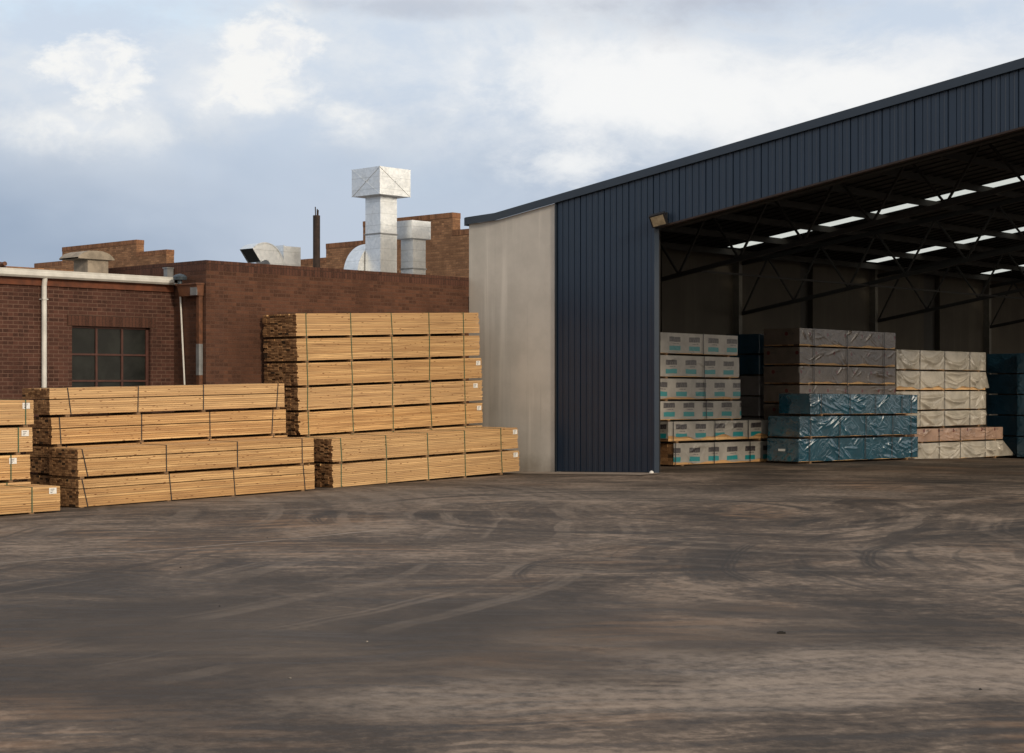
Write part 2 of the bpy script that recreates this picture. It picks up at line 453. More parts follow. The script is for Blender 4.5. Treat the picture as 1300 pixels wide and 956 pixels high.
M['wgrey'] = m_plastic('grey_printed_wrap_film', (.125, .100, .082), .18, 'dots', H=.5, wr=.3, ior=1.5)
M['wpink'] = m_plastic('pinkish_brown_wrap_film', (.36, .24, .18), .2, 'dots', H=.5, wr=.3, ior=1.5)
M['wdgrey'] = m_plastic('plain_grey_wrap_film', (.20, .18, .175), .35)
gm, n = mat('window_glass')
f = n.noise(n.coord('Object'), 2.2, 4, .6)
n.surface(n.mix(n.step(f, .35, .7), (.008, .009, .008), (.020, .022, .020)), n.math('ADD', .2, n.math('MULTIPLY', f, .35)), 0, n.bump(f, .05, .02), .22)
M['glass'] = gm
# translucent roof light sheet
sm, n = mat('fibreglass_roof_light')
tr = n.new('ShaderNodeBsdfTranslucent'); tr.inputs[0].default_value = (.80, .82, .74, 1)
tp = n.new('ShaderNodeBsdfTransparent'); tp.inputs[0].default_value = (.9, .92, .84, 1)
mm = n.new('ShaderNodeMixShader'); mm.inputs[0].default_value = .3
n.l.new(tr.outputs[0], mm.inputs[1]); n.l.new(tp.outputs[0], mm.inputs[2])
oo = n.new('ShaderNodeOutputMaterial'); n.l.new(mm.outputs[0], oo.inputs[0])
M['rooflight'] = sm

def m_ground():
    m, n = mat('tyre_marked_yard_surface')
    P = n.pos()
    s = n.sep(P); x, y = s[0], s[1]
    P2 = n.comb(x, y, 0.0)
    wob = n.noise(P2, .25, 3, .5)
    wob2 = n.noise(P2, .9, 3, .5)
    def polar(cx, cy, fr, fa, seed, detail=6):
        dx = n.math('SUBTRACT', x, cx); dy = n.math('SUBTRACT', y, cy)
        d = n.math('SQRT', n.math('ADD', n.math('MULTIPLY', dx, dx), n.math('MULTIPLY', dy, dy)))
        a = n.math('ARCTAN2', dy, dx)
        d = n.math('ADD', d, n.math('MULTIPLY', wob, 2.2))
        v = n.comb(n.math('MULTIPLY', d, fr), n.math('MULTIPLY', a, fa), seed)
        return n.noise(v, 1, detail, .62), d
    A, dA = polar(14.0, -7.0, 4.0, 1.2, 3.0, 8)
    B, dB = polar(-22.0, 24.0, 5.0, 14.0, 11.0, 9)
    C, dC = polar(50.0, -46.0, 4.5, 12.0, 23.0, 9)
    Dn, dD = polar(20.5, -13.5, 4.5, 1.0, 31.0, 8)
    fine = n.noise(P2, 7, 8, .7)
    grit = n.noise(P2, 45, 4, .75)
    patch = n.noise(P2, .16, 5, .55, .4)
    patch2 = n.noise(n.mapping(P2, loc=(31, 7, 0)), .38, 8, .62, .5)
    mA = n.step(n.math('ADD', dA, n.math('MULTIPLY', wob2, 2.0)), 4.5, 10.0, 1, 0)
    mD = n.step(n.math('ADD', dD, n.math('MULTIPLY', wob2, 2.0)), 3.0, 7.0, 1, 0)
    mC = n.step(patch, .42, .58)
    st = n.mix(mC, n.comb(B, B, B), n.comb(C, C, C))
    st = n.mix(n.math('MULTIPLY', mA, .7), st, n.comb(A, A, A))
    st = n.mix(n.math('MULTIPLY', mD, .65), st, n.comb(Dn, Dn, Dn))
    stv = n.sep(st)[0]
    tot = n.math('ADD', n.math('MULTIPLY', n.math('SUBTRACT', stv, .5), .80), n.math('ADD', n.math('MULTIPLY', n.math('SUBTRACT', fine, .5), .62), n.math('ADD', .5, n.math('MULTIPLY', n.math('SUBTRACT', patch2, .5), .95))))
    lighter = n.step(tot, .30, .73)
    dark = (.036, .026, .019); mid = (.094, .069, .051); pale = (.220, .166, .124)
    k = n.mix(n.step(lighter, 0, .55), dark, mid)
    k = n.mix(n.step(lighter, .5, 1), k, pale)
    # ochre dust and old patches
    ochre = n.math('MULTIPLY', n.step(n.noise(n.mapping(P2, loc=(5, 50, 0)), .22, 6, .62, .5), .50, .66), n.step(stv, .42, .6))
    k = n.mix(n.math('MULTIPLY', ochre, .5), k, (.26, .15, .082))
    # dried mud spread near the right foreground, dark pools paint in foreground shade
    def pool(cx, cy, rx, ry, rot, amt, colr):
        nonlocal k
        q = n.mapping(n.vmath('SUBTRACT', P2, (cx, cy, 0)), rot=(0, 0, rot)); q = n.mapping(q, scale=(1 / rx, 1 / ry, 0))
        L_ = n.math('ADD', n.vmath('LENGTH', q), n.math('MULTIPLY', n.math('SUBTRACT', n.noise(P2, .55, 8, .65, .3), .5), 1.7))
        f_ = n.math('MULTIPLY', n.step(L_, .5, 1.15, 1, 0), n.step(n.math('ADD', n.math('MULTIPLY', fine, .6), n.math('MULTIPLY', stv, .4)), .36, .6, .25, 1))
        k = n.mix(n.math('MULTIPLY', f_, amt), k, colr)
    pool(19.0, -21.5, 9.0, 3.2, R(-43), .72, (.030, .021, .015))  # darker foreground, vignette shade painted into the yard colour
    pool(24.6, -17.6, 5.0, 1.5, R(-52), .7, (.31, .25, .20))
    pool(22.6, -21.2, 2.6, .8, R(-48), .6, (.30, .24, .19))
    pool(8.0, -7.5, 9.0, 2.6, R(-40), .35, (.24, .20, .165))
    pool(16.0, -20.5, 6.0, 3.5, R(-43), .5, (.036, .028, .022))  # second painted darkening of the foreground
    # tyre sweeps: soft dark and pale bands following turning circles
    brk = n.step(n.noise(P2, .30, 4, .55), .40, .58)
    brk2 = n.step(n.noise(n.mapping(P2, loc=(17, 3, 0)), .35, 5, .6), .38, .62)
    rr_ = random.Random(7)
    def arc(cx, cy, r, wdt, amp, gap=1.75, colr=(.026, .021, .018), tr=True, bk=None):
        nonlocal k
        dx = n.math('SUBTRACT', x, cx); dy = n.math('SUBTRACT', y, cy)
        d = n.math('SQRT', n.math('ADD', n.math('MULTIPLY', dx, dx), n.math('MULTIPLY', dy, dy)))
        d = n.math('ADD', d, n.math('MULTIPLY', n.math('SUBTRACT', wob, .5), .6))
        if gap: d2 = n.math('ABSOLUTE', n.math('SUBTRACT', n.math('ABSOLUTE', n.math('SUBTRACT', d, r)), gap / 2))
        else: d2 = n.math('ABSOLUTE', n.math('SUBTRACT', d, r))
        mk = n.math('MULTIPLY', n.step(d2, wdt * .35, wdt, 1, 0), n.math('MULTIPLY', bk if bk else brk, amp))
        if tr: mk = n.math('MULTIPLY', mk, n.step(n.math('SINE', n.math('MULTIPLY', d, 85.0)), -.7, .3, .5, 1.0))
        k = n.mix(mk, k, colr)
    def rings(cx, cy, r0, r1, fr, amp, colr, seed, a0=None, bk=None):
        """nested, crisp turning marks left by tyres between two radii"""
        nonlocal k
        dx = n.math('SUBTRACT', x, cx); dy = n.math('SUBTRACT', y, cy)
        d = n.math('SQRT', n.math('ADD', n.math('MULTIPLY', dx, dx), n.math('MULTIPLY', dy, dy)))
        a = n.math('ARCTAN2', dy, dx)
        d = n.math('ADD', d, n.math('MULTIPLY', n.math('SUBTRACT', wob, .5), .9))
        d = n.math('ADD', d, n.math('MULTIPLY', n.math('SUBTRACT', wob2, .5), .16))
        v = n.noise(n.comb(n.math('MULTIPLY', d, fr), n.math('MULTIPLY', a, .55), seed), 1, 3, .6)
        reg = n.math('MULTIPLY', n.step(d, r0 - .5, r0 + .6), n.step(d, r1 - 1.0, r1 + .8, 1, 0))
        mk = n.math('MULTIPLY', n.math('MULTIPLY', n.step(v, .53, .60), reg), n.math('MULTIPLY', bk if bk else brk, amp))
        mk = n.math('MULTIPLY', mk, n.step(fine, .25, .6, .6, 1))
        k = n.mix(mk, k, colr)
    blk = (.022, .0175, .015); pal = (.26, .205, .16)
    rings(12.5, -9.0, 2.4, 6.5, 2.6, .5, blk, 1.0)
    rings(20.0, -11.5, 1.8, 5.0, 3.2, .75, blk, 4.0, bk=brk2)
    rings(24.5, -8.0, 4.0, 9.5, 2.4, .75, blk, 7.0)
    rings(3.0, 6.0, 9.0, 20.0, 2.0, .65, blk, 9.0, bk=brk2)
    rings(-8.0, -30.0, 14.0, 26.0, 2.0, .6, blk, 12.0)
    rings(36.0, 2.0, 12.0, 24.0, 2.0, .6, blk, 15.0, bk=brk2)
    rings(15.0, -5.0, 5.0, 11.0, 2.4, .28, pal, 19.0, bk=brk2)
    rings(-4.0, -26.0, 14.0, 24.0, 1.8, .32, pal, 22.0)
    rings(30.0, -1.0, 8.0, 17.0, 2.2, .32, pal, 25.0, bk=brk2)
    arc(23.5, -9.5, 6, .17, .8, 1.8); arc(12.5, -9, 4.2, .16, .8, 1.8); arc(19.5, -13.5, 3.0, .13, .7, 1.6, bk=brk2)
    def line(ax, ay, bx, by, wdt, amp):
        nonlocal k
        L_ = math.hypot(bx - ax, by - ay); nx_, ny_ = -(by - ay) / L_, (bx - ax) / L_
        q = n.math('ABSOLUTE', n.math('ADD', n.math('ADD', n.math('MULTIPLY', n.math('SUBTRACT', x, ax), nx_), n.math('MULTIPLY', n.math('SUBTRACT', y, ay), ny_)), n.math('MULTIPLY', n.math('SUBTRACT', wob, .5), .25)))
        al = n.math('ADD', n.math('MULTIPLY', n.math('SUBTRACT', x, ax), (bx - ax) / L_), n.math('MULTIPLY', n.math('SUBTRACT', y, ay), (by - ay) / L_))
        en = n.math('MULTIPLY', n.step(al, -.5, .5), n.step(al, L_ - 2, L_, 1, 0))
        k = n.mix(n.math('MULTIPLY', n.math('MULTIPLY', n.step(q, wdt * .5, wdt, 1, 0), en), n.math('MULTIPLY', n.math('ADD', n.math('MULTIPLY', brk2, .6), .4), amp)), k, (.36, .31, .26))
    line(11.10, -20.39, 11.47, -12.30, .035, .7)
    # sparse cracks
    k = n.mix(n.step(grit, .56, .74, 0, .6), k, (.035, .029, .025))
    k = n.mix(n.step(n.noise(n.mapping(P2, loc=(9, 9, 0)), 60, 3, .65), .62, .74, 0, .55), k, (.30, .25, .20))
    h = n.math('ADD', n.math('MULTIPLY', fine, .5), n.math('MULTIPLY', grit, .5))
    n.surface(k, n.math('SUBTRACT', .82, n.math('MULTIPLY', n.step(stv, .55, .3), .22)), 0, n.bump(h, .6, .015), .35)
    return m
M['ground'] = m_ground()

# ------------------------------------------------------------------ ground
def axis(lo, hi, step, far):
    a = list(np.arange(lo, hi + .01, step)); e = hi; s = step
    while e < far: s *= 1.6; e += s; a.append(e)
    e = lo; s = step
    while e > -far: s *= 1.6; e -= s; a.insert(0, e)
    return a
xs = axis(-8, 44, 1.0, 1500); ys = axis(-40, 40, 1.0, 1500)
me = bpy.data.meshes.new('yard_ground')
vv = [(x, y, gz(x, y)) for x in xs for y in ys]; ny = len(ys)
ff = [(i * ny + j, (i + 1) * ny + j, (i + 1) * ny + j + 1, i * ny + j + 1) for i in range(len(xs) - 1) for j in range(ny - 1)]
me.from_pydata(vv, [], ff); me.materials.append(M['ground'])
me.polygons.foreach_set('use_smooth', [True] * len(me.polygons))
g = bpy.data.objects.new('ground', me); COL.objects.link(g); g['kind'] = 'structure'
b = MB()
U = 14
F = [[((i * .46 + .02, -.9 + j * .3 + .04 * math.sin(i * 2.1) * (j == 0), gz(i * .46, -.9 + j * .3) + .012), (i, j)) for j in range(4)] for i in range(U + 1)]
b.grid(F, U, 3)
b.build('concrete_apron', M['apron'])['kind'] = 'structure'

# ------------------------------------------------------------------ brick building
bb = empty('brick_building', (0, -8.4, 0), 'dark red brick building with flat parapet and metal ducts on its roof', 'building')
def part(mb, name, m, root, **kw):
    o = mb.build(name, m, root, **kw); o.location = tuple(-c for c in root.location); return o
b = MB()
b.box(-.24, 0, -8.4, -.02, -.6, 4.65)
b.box(-10, -.24, -8.4, -8.16, -.6, 4.65)
part(b, 'brick_wall', M['brick'], bb)
b = MB()
for (x0, x1, y0, y1) in ((-.25, .006, -8.406, -.02), (-10, -.25, -8.406, -8.15)): b.box(x0, x1, y0, y1, 4.65, 4.88)
part(b, 'parapet_course', M['soldier'], bb)
b = MB(); b.box(-10, -.24, -8.16, 11, 4.3, 4.4); part(b, 'roof', M['roofs'], bb)

wb = empty('gutter_building', (-1.2, -20, 0), 'low dark red brick building with white gutter and red-brown steel window', 'building')
b = MB()
WX = -1.2
y0w, y1w, z0w, z1w = -11.07, -9.05, 1.55, 3.37
b.box(WX - .24, WX, -30, y0w, -.6, 4.2); b.box(WX - .24, WX, y1w, -8.41, -.6, 4.2)
b.box(WX - .24, WX, y0w, y1w, -.6, z0w); b.box(WX - .24, WX, y0w, y1w, z1w, 4.2)
part(b, 'brick_wall', M['brickwin'], wb)
b = MB(); b.box(WX + .002, WX + .02, y0w - .12, y1w + .12, z1w, z1w + .235)
part(b, 'window_lintel_course', M['soldier'], wb)
b = MB(); b.box(WX, WX + .05, -30, -8.45, 4.2, 4.36); part(b, 'fascia_board', M['fasc'], wb)
b = MB()
# quad gutter profile swept along y
prof = [(0, 4.36), (.13, 4.36), (.17, 4.40), (.17, 4.47), (.15, 4.48), (.16, 4.53), (.145, 4.53), (.12, 4.40), (.02, 4.38), (0, 4.52)]
for i in range(len(prof)):
    a, c = prof[i], prof[(i + 1) % len(prof)]
    b.poly([(WX + .05 + a[0], -30, a[1]), (WX + .05 + c[0], -30, c[1]), (WX + .05 + c[0], -8.43, c[1]), (WX + .05 + a[0], -8.43, a[1])])
b.poly([(WX + .05 + p[0], -8.43, p[1]) for p in prof]); b.box(WX - .02, WX + .22, -8.56, -8.425, 4.36, 4.54)
part(b, 'gutter', M['white'], wb)
b = MB(); b.tube([(WX + .12, -11.80, 4.37), (WX + .09, -11.80, 4.2), (WX + .09, -11.80, -.2)], .055, 14)
part(b, 'downpipe', M['white'], wb, smooth=True)
for z in (3.9, 1.7):
    b = MB(); b.box(WX - .01, WX + .15, -11.865, -11.735, z, z + .02); part(b, 'pipe_bracket', M['white'], wb)
# window
fr = MB(); fx0, fx1 = WX - .14, WX - .08
fr.box(fx0, fx1, y0w, y0w + .05, z0w, z1w); fr.box(fx0, fx1, y1w - .07, y1w, z0w, z1w)
fr.box(fx0, fx1, y0w, y1w, z1w - .045, z1w); fr.box(fx0, fx1, y0w, y1w, z0w, z0w + .06)
wy = [y0w + .05, -10.40, -9.74, y1w - .07]; wz = [z0w + .06, 2.17, 2.75, z1w - .045]
for y in wy[1:3]: fr.box(fx0 + .005, fx1 - .005, y - .025, y + .025, z0w + .05, z1w - .03)
for z in wz[1:3]: fr.box(fx0 + .01, fx1 + .002, y0w + .04, y1w - .05, z - .02, z + .02)
win = part(fr, 'window', M['frame'], wb)
gl = MB(); gl.box(WX - .12, WX - .112, y0w + .02, y1w - .02, z0w + .02, z1w - .02)
gp = gl.build('pane', M['glass'], win)
sl = MB(); sl.box(WX - .1, WX + .05, y0w - .04, y1w + .04, z0w - .09, z0w); sl.build('sill', M['brick'], win)
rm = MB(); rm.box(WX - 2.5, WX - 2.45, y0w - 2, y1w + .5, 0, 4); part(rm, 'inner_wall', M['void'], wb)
b = MB(); b.poly([(WX, -30, 4.44), (WX, -8.45, 4.44), (-9, -8.45, 4.75), (-9, -30, 4.75)]); b.box(-9, -1.44, -30, -29.8, -.6, 4.3); b.box(-9.2, -9, -30, -8.45, -.6, 4.7)
part(b, 'roof', M['roofs'], wb)
b = MB(); b.box(-1.34, -1.20, -8.60, -8.43, 4.55, 4.74); b.box(-1.36, -1.18, -8.62, -8.425, 4.74, 4.765)
tag(b.build('gutter_overflow_box', M['zinc']), 'small zinc box at the right end of the white gutter', 'gutter box')

# rainwater head and pipe on the return wall
rh = empty('rainwater_head', (-.4, -8.5, 0), 'rust-orange rainwater head with patchy downpipe at the brick corner', 'rainwater head')
b = MB()
x0, x1, yy = -.80, -.05, -8.42
t0, t1 = 4.33, 4.08
b.poly([(x0, yy, t0), (x0, yy - .2, t0), (x0 + .04, yy - .16, t1), (x0 + .04, yy, t1)])
b.poly([(x1, yy, t0), (x1 - .02, yy, t1), (x1 - .02, yy - .16, t1), (x1, yy - .2, t0)])
b.poly([(x0, yy - .2, t0), (x1, yy - .2, t0), (x1 - .02, yy - .16, t1), (x0 + .04, yy - .16, t1)])
b.poly([(x0 + .04, yy, t1), (x0 + .04, yy - .16, t1), (x1 - .02, yy - .16, t1), (x1 - .02, yy, t1)])
b.box(x0 - .03, x1 + .02, yy - .23, yy, t0, t0 + .035)
part(b, 'hopper', M['terra'], rh)
b = MB(); b.box(-.31, -.06, yy - .19, yy - .175, 4.09, 4.30); o_ = part(b, 'patch_plate', M['zinc'], rh)
b = MB(); b.box(-.20, -.10, yy - .10, yy, -.2, 4.08)
part(b, 'downpipe', M['terra'], rh)
b = MB(); b.box(-.205, -.095, yy - .105, yy, 2.3, 3.0)
part(b, 'downpipe_repair', M['zinc'], rh)
b = MB(); b.tube([(-.68, -8.62, 4.36), (-.68, -8.62, 4.45), (-.68, -8.62, 4.451), (-.68, -8.62, 4.52), (-.68, -8.62, 4.57), (-.68, -8.62, 4.59)], [.05, .05, .15, .16, .11, .03], 14)
tag(b.build('vent_cowl', M['bluecap'], smooth=True), 'blue-grey round cowl above the rust-orange rainwater head', 'vent cowl')
b = MB(); b.tube([(-.92, -8.46, 4.2), (-.90, -8.46, 4.22), (-.72, -8.46, 2.0)], .02, 8)
tag(b.build('conduit_pipe', M['white'], smooth=True), 'thin pale conduit leaning down the brick return wall', 'pipe')

# ------------------------------------------------------------------ stepped far gables
def stepped(name, steps, label, ybase=11.5, depth=16):
    xc = (steps[0][0] + steps[-1][1]) / 2
    root = empty(name, (xc, ybase, 0), label, 'building', 'stepped brick gables behind the yard')
    b = MB(); c = MB()
    for (xa, xb, z) in steps:
        b.box(xa, xb, ybase, ybase + .4, -.5 if True else 0, z - .2)
        c.box(xa - .004, xb + .004, ybase - .012, ybase + .412, z - .2, z)
    part(b, 'gable_wall', M['brickfar'], root); part(c, 'coping_course', M['soldierfar'], root)
    b = MB(); b.box(steps[0][0], steps[0][0] + .3, ybase + .4, ybase + depth, -.5, 6.9); b.box(steps[-1][1] - .3, steps[-1][1], ybase + .4, ybase + depth, -.5, 6.9)
    b.box(steps[0][0], steps[-1][1], ybase + depth, ybase + depth + .3, -.5, 6.9)
    part(b, 'side_wall', M['brickfar'], root)
    zt = max(s[2] for s in steps) - .75; xm = (steps[0][0] + steps[-1][1]) / 2
    b = MB()
    b.poly([(steps[0][0], ybase + .4, 6.9), (xm, ybase + .4, zt), (xm, ybase + depth, zt), (steps[0][0], ybase + depth, 6.9)])
    b.poly([(xm, ybase + .4, zt), (steps[-1][1], ybase + .4, 6.9), (steps[-1][1], ybase + depth, 6.9), (xm, ybase + depth, zt)])
    part(b, 'roof', M['roofs'], root)
stepped('gabled_building', [(-42.5, -40.84, 7.3), (-40.84, -38.36, 7.93), (-38.36, -32.23, 8.57), (-32.23, -29.93, 8.0), (-29.93, -27.6, 7.35)], 'orange-brown brick building with stepped gable behind the cement chimney vent')
stepped('gabled_building', [(-20.9, -19.21, 7.08), (-19.21, -17.03, 7.62), (-17.03, -12.15, 8.35), (-12.15, -9.9, 7.70), (-9.9, -8.2, 7.1)], 'orange-brown brick building with stepped gable behind the tall metal ducts')
fh = empty('far_building', (-28, .6, 0), 'distant reddish building top just above the gutter at the far left', 'building')
b = MB(); b.box(-34, -24.4, .6, 8, -.5, 6.42); part(b, 'wall', M['brickfar'], fh)
b = MB()
for k in range(32):
    b.tube([(-34 + k * .303, .5, 6.47), (-34 + k * .303 + .32, .5, 6.50)], .085, 8)
part(b, 'ridge_tiles', M['terra'], fh)

# ------------------------------------------------------------------ roof plant
def duct_tower(name, cx, cy, w_, hz0, hz1, hw, hd, zbase, label, cross=True, ztop=None):
    """cx,cy = corner nearest the yard (max x, min y) of the column"""
    root = empty(name, (cx - w_ / 2, cy + w_ / 2, zbase), label, 'duct', 'galvanised ducts on the brick roof')
    b = MB(); b.box(cx - w_, cx, cy, cy + w_, zbase, hz0 + .01)
    part(b, 'duct_column', M['galv'], root, bevel=.008)
    zz = [hz0 - .98, hz0 - 2.25] if cross else [hz0 - .78]
    for z in zz:
        if z > zbase:
            b = MB(); b.box(cx - w_ - .02, cx + .02, cy - .02, cy + w_ + .02, z - .018, z + .018); part(b, 'duct_flange', M['zinc'], root)
    mx_, my_ = cx - w_ / 2, cy + w_ / 2
    X0, X1, Y0, Y1 = mx_ - hw / 2, mx_ + hw / 2, my_ - hd / 2, my_ + hd / 2
    b = MB()
    b.box(X0, X1, Y0, Y1, hz0, hz1)
    hood = part(b, 'duct_hood', M['galv'], root, bevel=.008)
    if cross:
        b = MB(); t = .022
        for (a, c, up) in (((X1 + .004, Y0, hz0), (X1 + .004, Y1, hz1), (1, 0, 0)), ((X1 + .004, Y0, hz1), (X1 + .004, Y1, hz0), (1, 0, 0)),
                           ((X0, Y0 - .004, hz0), (X1, Y0 - .004, hz1), (0, 1, 0)), ((X0, Y0 - .004, hz1), (X1, Y0 - .004, hz0), (0, 1, 0))):
            b.bar(a, c, t, 0, up, .012)
        o = b.build('cross_crease', M['galv'], hood)
    return root
duct_tower('exhaust_duct', -1.25, -1.99, .58, 6.97, 7.68, 1.08, 1.08, 4.4, 'tall galvanised duct with big cross-creased square hood')
duct_tower('exhaust_duct', -.98, -1.09, .46, 5.90, 6.37, .62, .68, 4.4, 'short galvanised duct with small plain hood right of the tall one', False)

def elbow(name, cx, cy, w_, rad, zc, a0, a1, label, ext0=0.0, ext1=0.0, open1=False):
    """rectangular bend in the y-z plane, centre (cy,zc)"""
    root = empty(name, (cx, cy, 4.4), label, 'duct', 'galvanised ducts on the brick roof')
    b = MB(); N = 28; ri, ro = rad
    for k in range(N):
        t0, t1 = a0 + (a1 - a0) * k / N, a0 + (a1 - a0) * (k + 1) / N
        q = []
        for t in (t0, t1):
            c, s = math.cos(t), math.sin(t)
            q.append([(cx - w_, cy + ri * c, zc + ri * s), (cx, cy + ri * c, zc + ri * s), (cx, cy + ro * c, zc + ro * s), (cx - w_, cy + ro * c, zc + ro * s)])
        for i in range(4):
            j = (i + 1) % 4; b.poly([q[0][i], q[0][j], q[1][j], q[1][i]])
    part(b, 'duct_bend', M['galv'], root)
    # rim seams
    for rr in (ri, ro):
        b = MB()
        for k in range(N):
            t0, t1 = a0 + (a1 - a0) * k / N, a0 + (a1 - a0) * (k + 1) / N
            b.bar((cx + .004, cy + rr * math.cos(t0), zc + rr * math.sin(t0)), (cx + .004, cy + rr * math.cos(t1), zc + rr * math.sin(t1)), .02, 0, (1, 0, 0))
        part(b, 'seam', M['galv'], root)
    return root
# gooseneck at left: bend opening down toward the left, box behind it
gn = elbow('gooseneck_duct', -1.0, -5.93, .5, (.15, .55), 4.93, R(-10), R(128), 'curved galvanised gooseneck with open mouth on brick parapet')
b = MB()
c, s = math.cos(R(128)), math.sin(R(128))
p_i = Vector((0, -5.93 + .15 * c, 4.93 + .15 * s)); p_o = Vector((0, -5.93 + .55 * c, 4.93 + .55 * s)); dd = Vector((0, -s, c)) * .06
for (xa) in (-1.5, -1.0):
    b.poly([(xa, p_i.y, p_i.z), (xa, p_o.y, p_o.z), (xa, p_o.y + dd.y, p_o.z + dd.z), (xa, p_i.y + dd.y, p_i.z + dd.z)])
for p in (p_i, p_o):
    b.poly([(-1.5, p.y, p.z), (-1.0, p.y, p.z), (-1.0, p.y + dd.y, p.z + dd.z), (-1.5, p.y + dd.y, p.z + dd.z)])
part(b, 'mouth', M['galv'], gn)
b = MB(); q = dd * .5
b.poly([(-1.49, p_i.y + q.y, p_i.z + q.z), (-1.01, p_i.y + q.y, p_i.z + q.z), (-1.01, p_o.y + q.y, p_o.z + q.z), (-1.49, p_o.y + q.y, p_o.z + q.z)])
part(b, 'mouth_shade_sheet', M['void'], gn)  # dark sheet standing in for the shade inside the open mouth
b = MB(); b.box(-1.9, -1.02, -5.36, -4.83, 4.4, 5.44); b.box(-1.92, -1.0, -5.38, -5.35, 4.4, 5.46)
part(b, 'duct_box', M['galv'], gn, bevel=.006)
elbow('bend_duct', -1.86, -1.40, .55, (.25, .84), 4.97, R(80), R(190), 'curved galvanised bend half hidden left of the tall duct')
b = MB(); b.tube([(-.6, -4.68, 4.4), (-.6, -4.68, 6.2)], .088, 12)
rp = empty('rusty_pipe', (-.6, -4.68, 4.4), 'thin dark rusty pipe with bare rods sticking from its top', 'pipe')
part(b, 'pipe', M['rpipe'], rp, smooth=False)
for k, (dx, dy, hh) in enumerate(((.05, -.07, .20), (0, .02, .16), (-.03, .07, .14))):
    b = MB(); b.tube([(-.6 + dx, -4.68 + dy, 6.15), (-.6 + dx, -4.68 + dy * 1.15, 6.2 + hh)], .014, 6)
    part(b, 'rod', M['rpipe'], rp)
cv = empty('chimney_vent', (-3.7, -9.0, 4.5), 'squat cement chimney vent with rounded cap behind the gutter', 'vent')
b = MB(); b.box(-4.1, -3.5, -9.22, -8.66, 4.4, 5.06); part(b, 'shaft', M['vent'], cv, bevel=.02)
b = MB()
ring = []
for k in range(9):
    t = math.pi * k / 8; ring.append((-math.cos(t)))
pts = [(-9.52 + (1.0 + r_) * .49, 5.07 + .17 * max(0, 1 - abs(r_) ** 3.2)) for r_ in ring]
for i in range(8):
    a, c = pts[i], pts[i + 1]
    b.poly([(-4.25, a[0], a[1]), (-3.42, a[0], a[1]), (-3.42, c[0], c[1]), (-4.25, c[0], c[1])])
b.poly([(-3.42, p[0], p[1]) for p in pts] + [(-3.42, pts[-1][0], 5.04), (-3.42, pts[0][0], 5.04)])
b.poly([(-4.25, p[0], p[1]) for p in pts] + [(-4.25, pts[-1][0], 5.04), (-4.25, pts[0][0], 5.04)])
b.poly([(-4.25, pts[0][0], 5.04), (-3.42, pts[0][0], 5.04), (-3.42, pts[-1][0], 5.04), (-4.25, pts[-1][0], 5.04)])
part(b, 'cap', M['vent'], cv)

# ------------------------------------------------------------------ shed
sh = empty('storage_shed', (0, 0, 0), 'big open-fronted shed with slate-blue ribbed cladding and concrete panel', 'shed')
def zt(x): return 6.49 + .141 * max(0.0, x - 1.0) - (.03 if x < 1.0 else 0)
XR, YB = 18.0, 50.0
# concrete panel (front), thickness .18
b = MB()
pr = [(0, -.4), (3.05, -.4), (3.05, zt(3.05) - .17), (1.0, 6.32), (0, 6.28)]
b.poly([(x, 0, z) for x, z in pr]); b.poly([(x, .18, z) for x, z in pr][::-1])
for i in range(5):
    a, c = pr[i], pr[(i + 1) % 5]; b.poly([(a[0], 0, a[1]), (a[0], .18, a[1]), (c[0], .18, c[1]), (c[0], 0, c[1])])
b.build('concrete_panel', M['concrete'], sh)
# ribbed cladding
def ribbed(xa, xb, zlo, zhi, name, y=-.0, m='blue'):
    b = MB(); x = xa; pts = []; k = 0
    while x < xb - .001:
        # flat pan, small rib
        e = min(x + .1905, xb)
        lap = (k % 4 == 0)
        rw = .03
        rh_ = -(.026 if lap else .015); rw = .030 if lap else .020
        for (dx, dy) in ((0, 0), (.004, -rh_), (rw - .004, -rh_), (rw + .004, 0)):
            if x + dx < xb: pts.append((x + dx, y + dy))
        if not lap:
            for (dx, dy) in ((.10, 0), (.105, -.004), (.118, -.004), (.123, 0)):
                if x + dx < xb: pts.append((x + dx, y + dy))
        x = e; k += 1
    pts.append((xb, y))
    for (a, c) in zip(pts[:-1], pts[1:]):
        b.poly([(a[0], a[1], zlo(a[0])), (c[0], c[1], zlo(c[0])), (c[0], c[1], zhi(c[0])), (a[0], a[1], zhi(a[0]))])
    b.poly([(xa, y + .03, zlo(xa)), (xb, y + .03, zlo(xb)), (xb, y + .03, zhi(xb)), (xa, y + .03, zhi(xa))])
    return b.build(name, M[m], sh)
def zop(x): return 5.84 + .151 * (x - 6.4)      # underside of the gable cladding over the opening
ribbed(3.06, 6.09, lambda x: gz(x, 0) + .02, lambda x: zt(x) - .14, 'cladding')
ribbed(6.09, XR, zop, lambda x: zt(x) - .14, 'gable_cladding')
# jamb
b = MB(); b.box(6.09, 6.15, -.02, .16, gz(6.1, 0), zop(6.15)); b.build('door_jamb', M['blue'], sh)
b = MB(); b.box(3.03, 3.075, -.045, -.012, gz(3, 0), zt(3.05) - .16); b.build('corner_trim', M['bluedark'], sh)
b = MB(); b.box(5.8, 6.08, .04, .3, gz(6.1, 0), 5.75); b.build('door_column', M['dsteel'], sh)
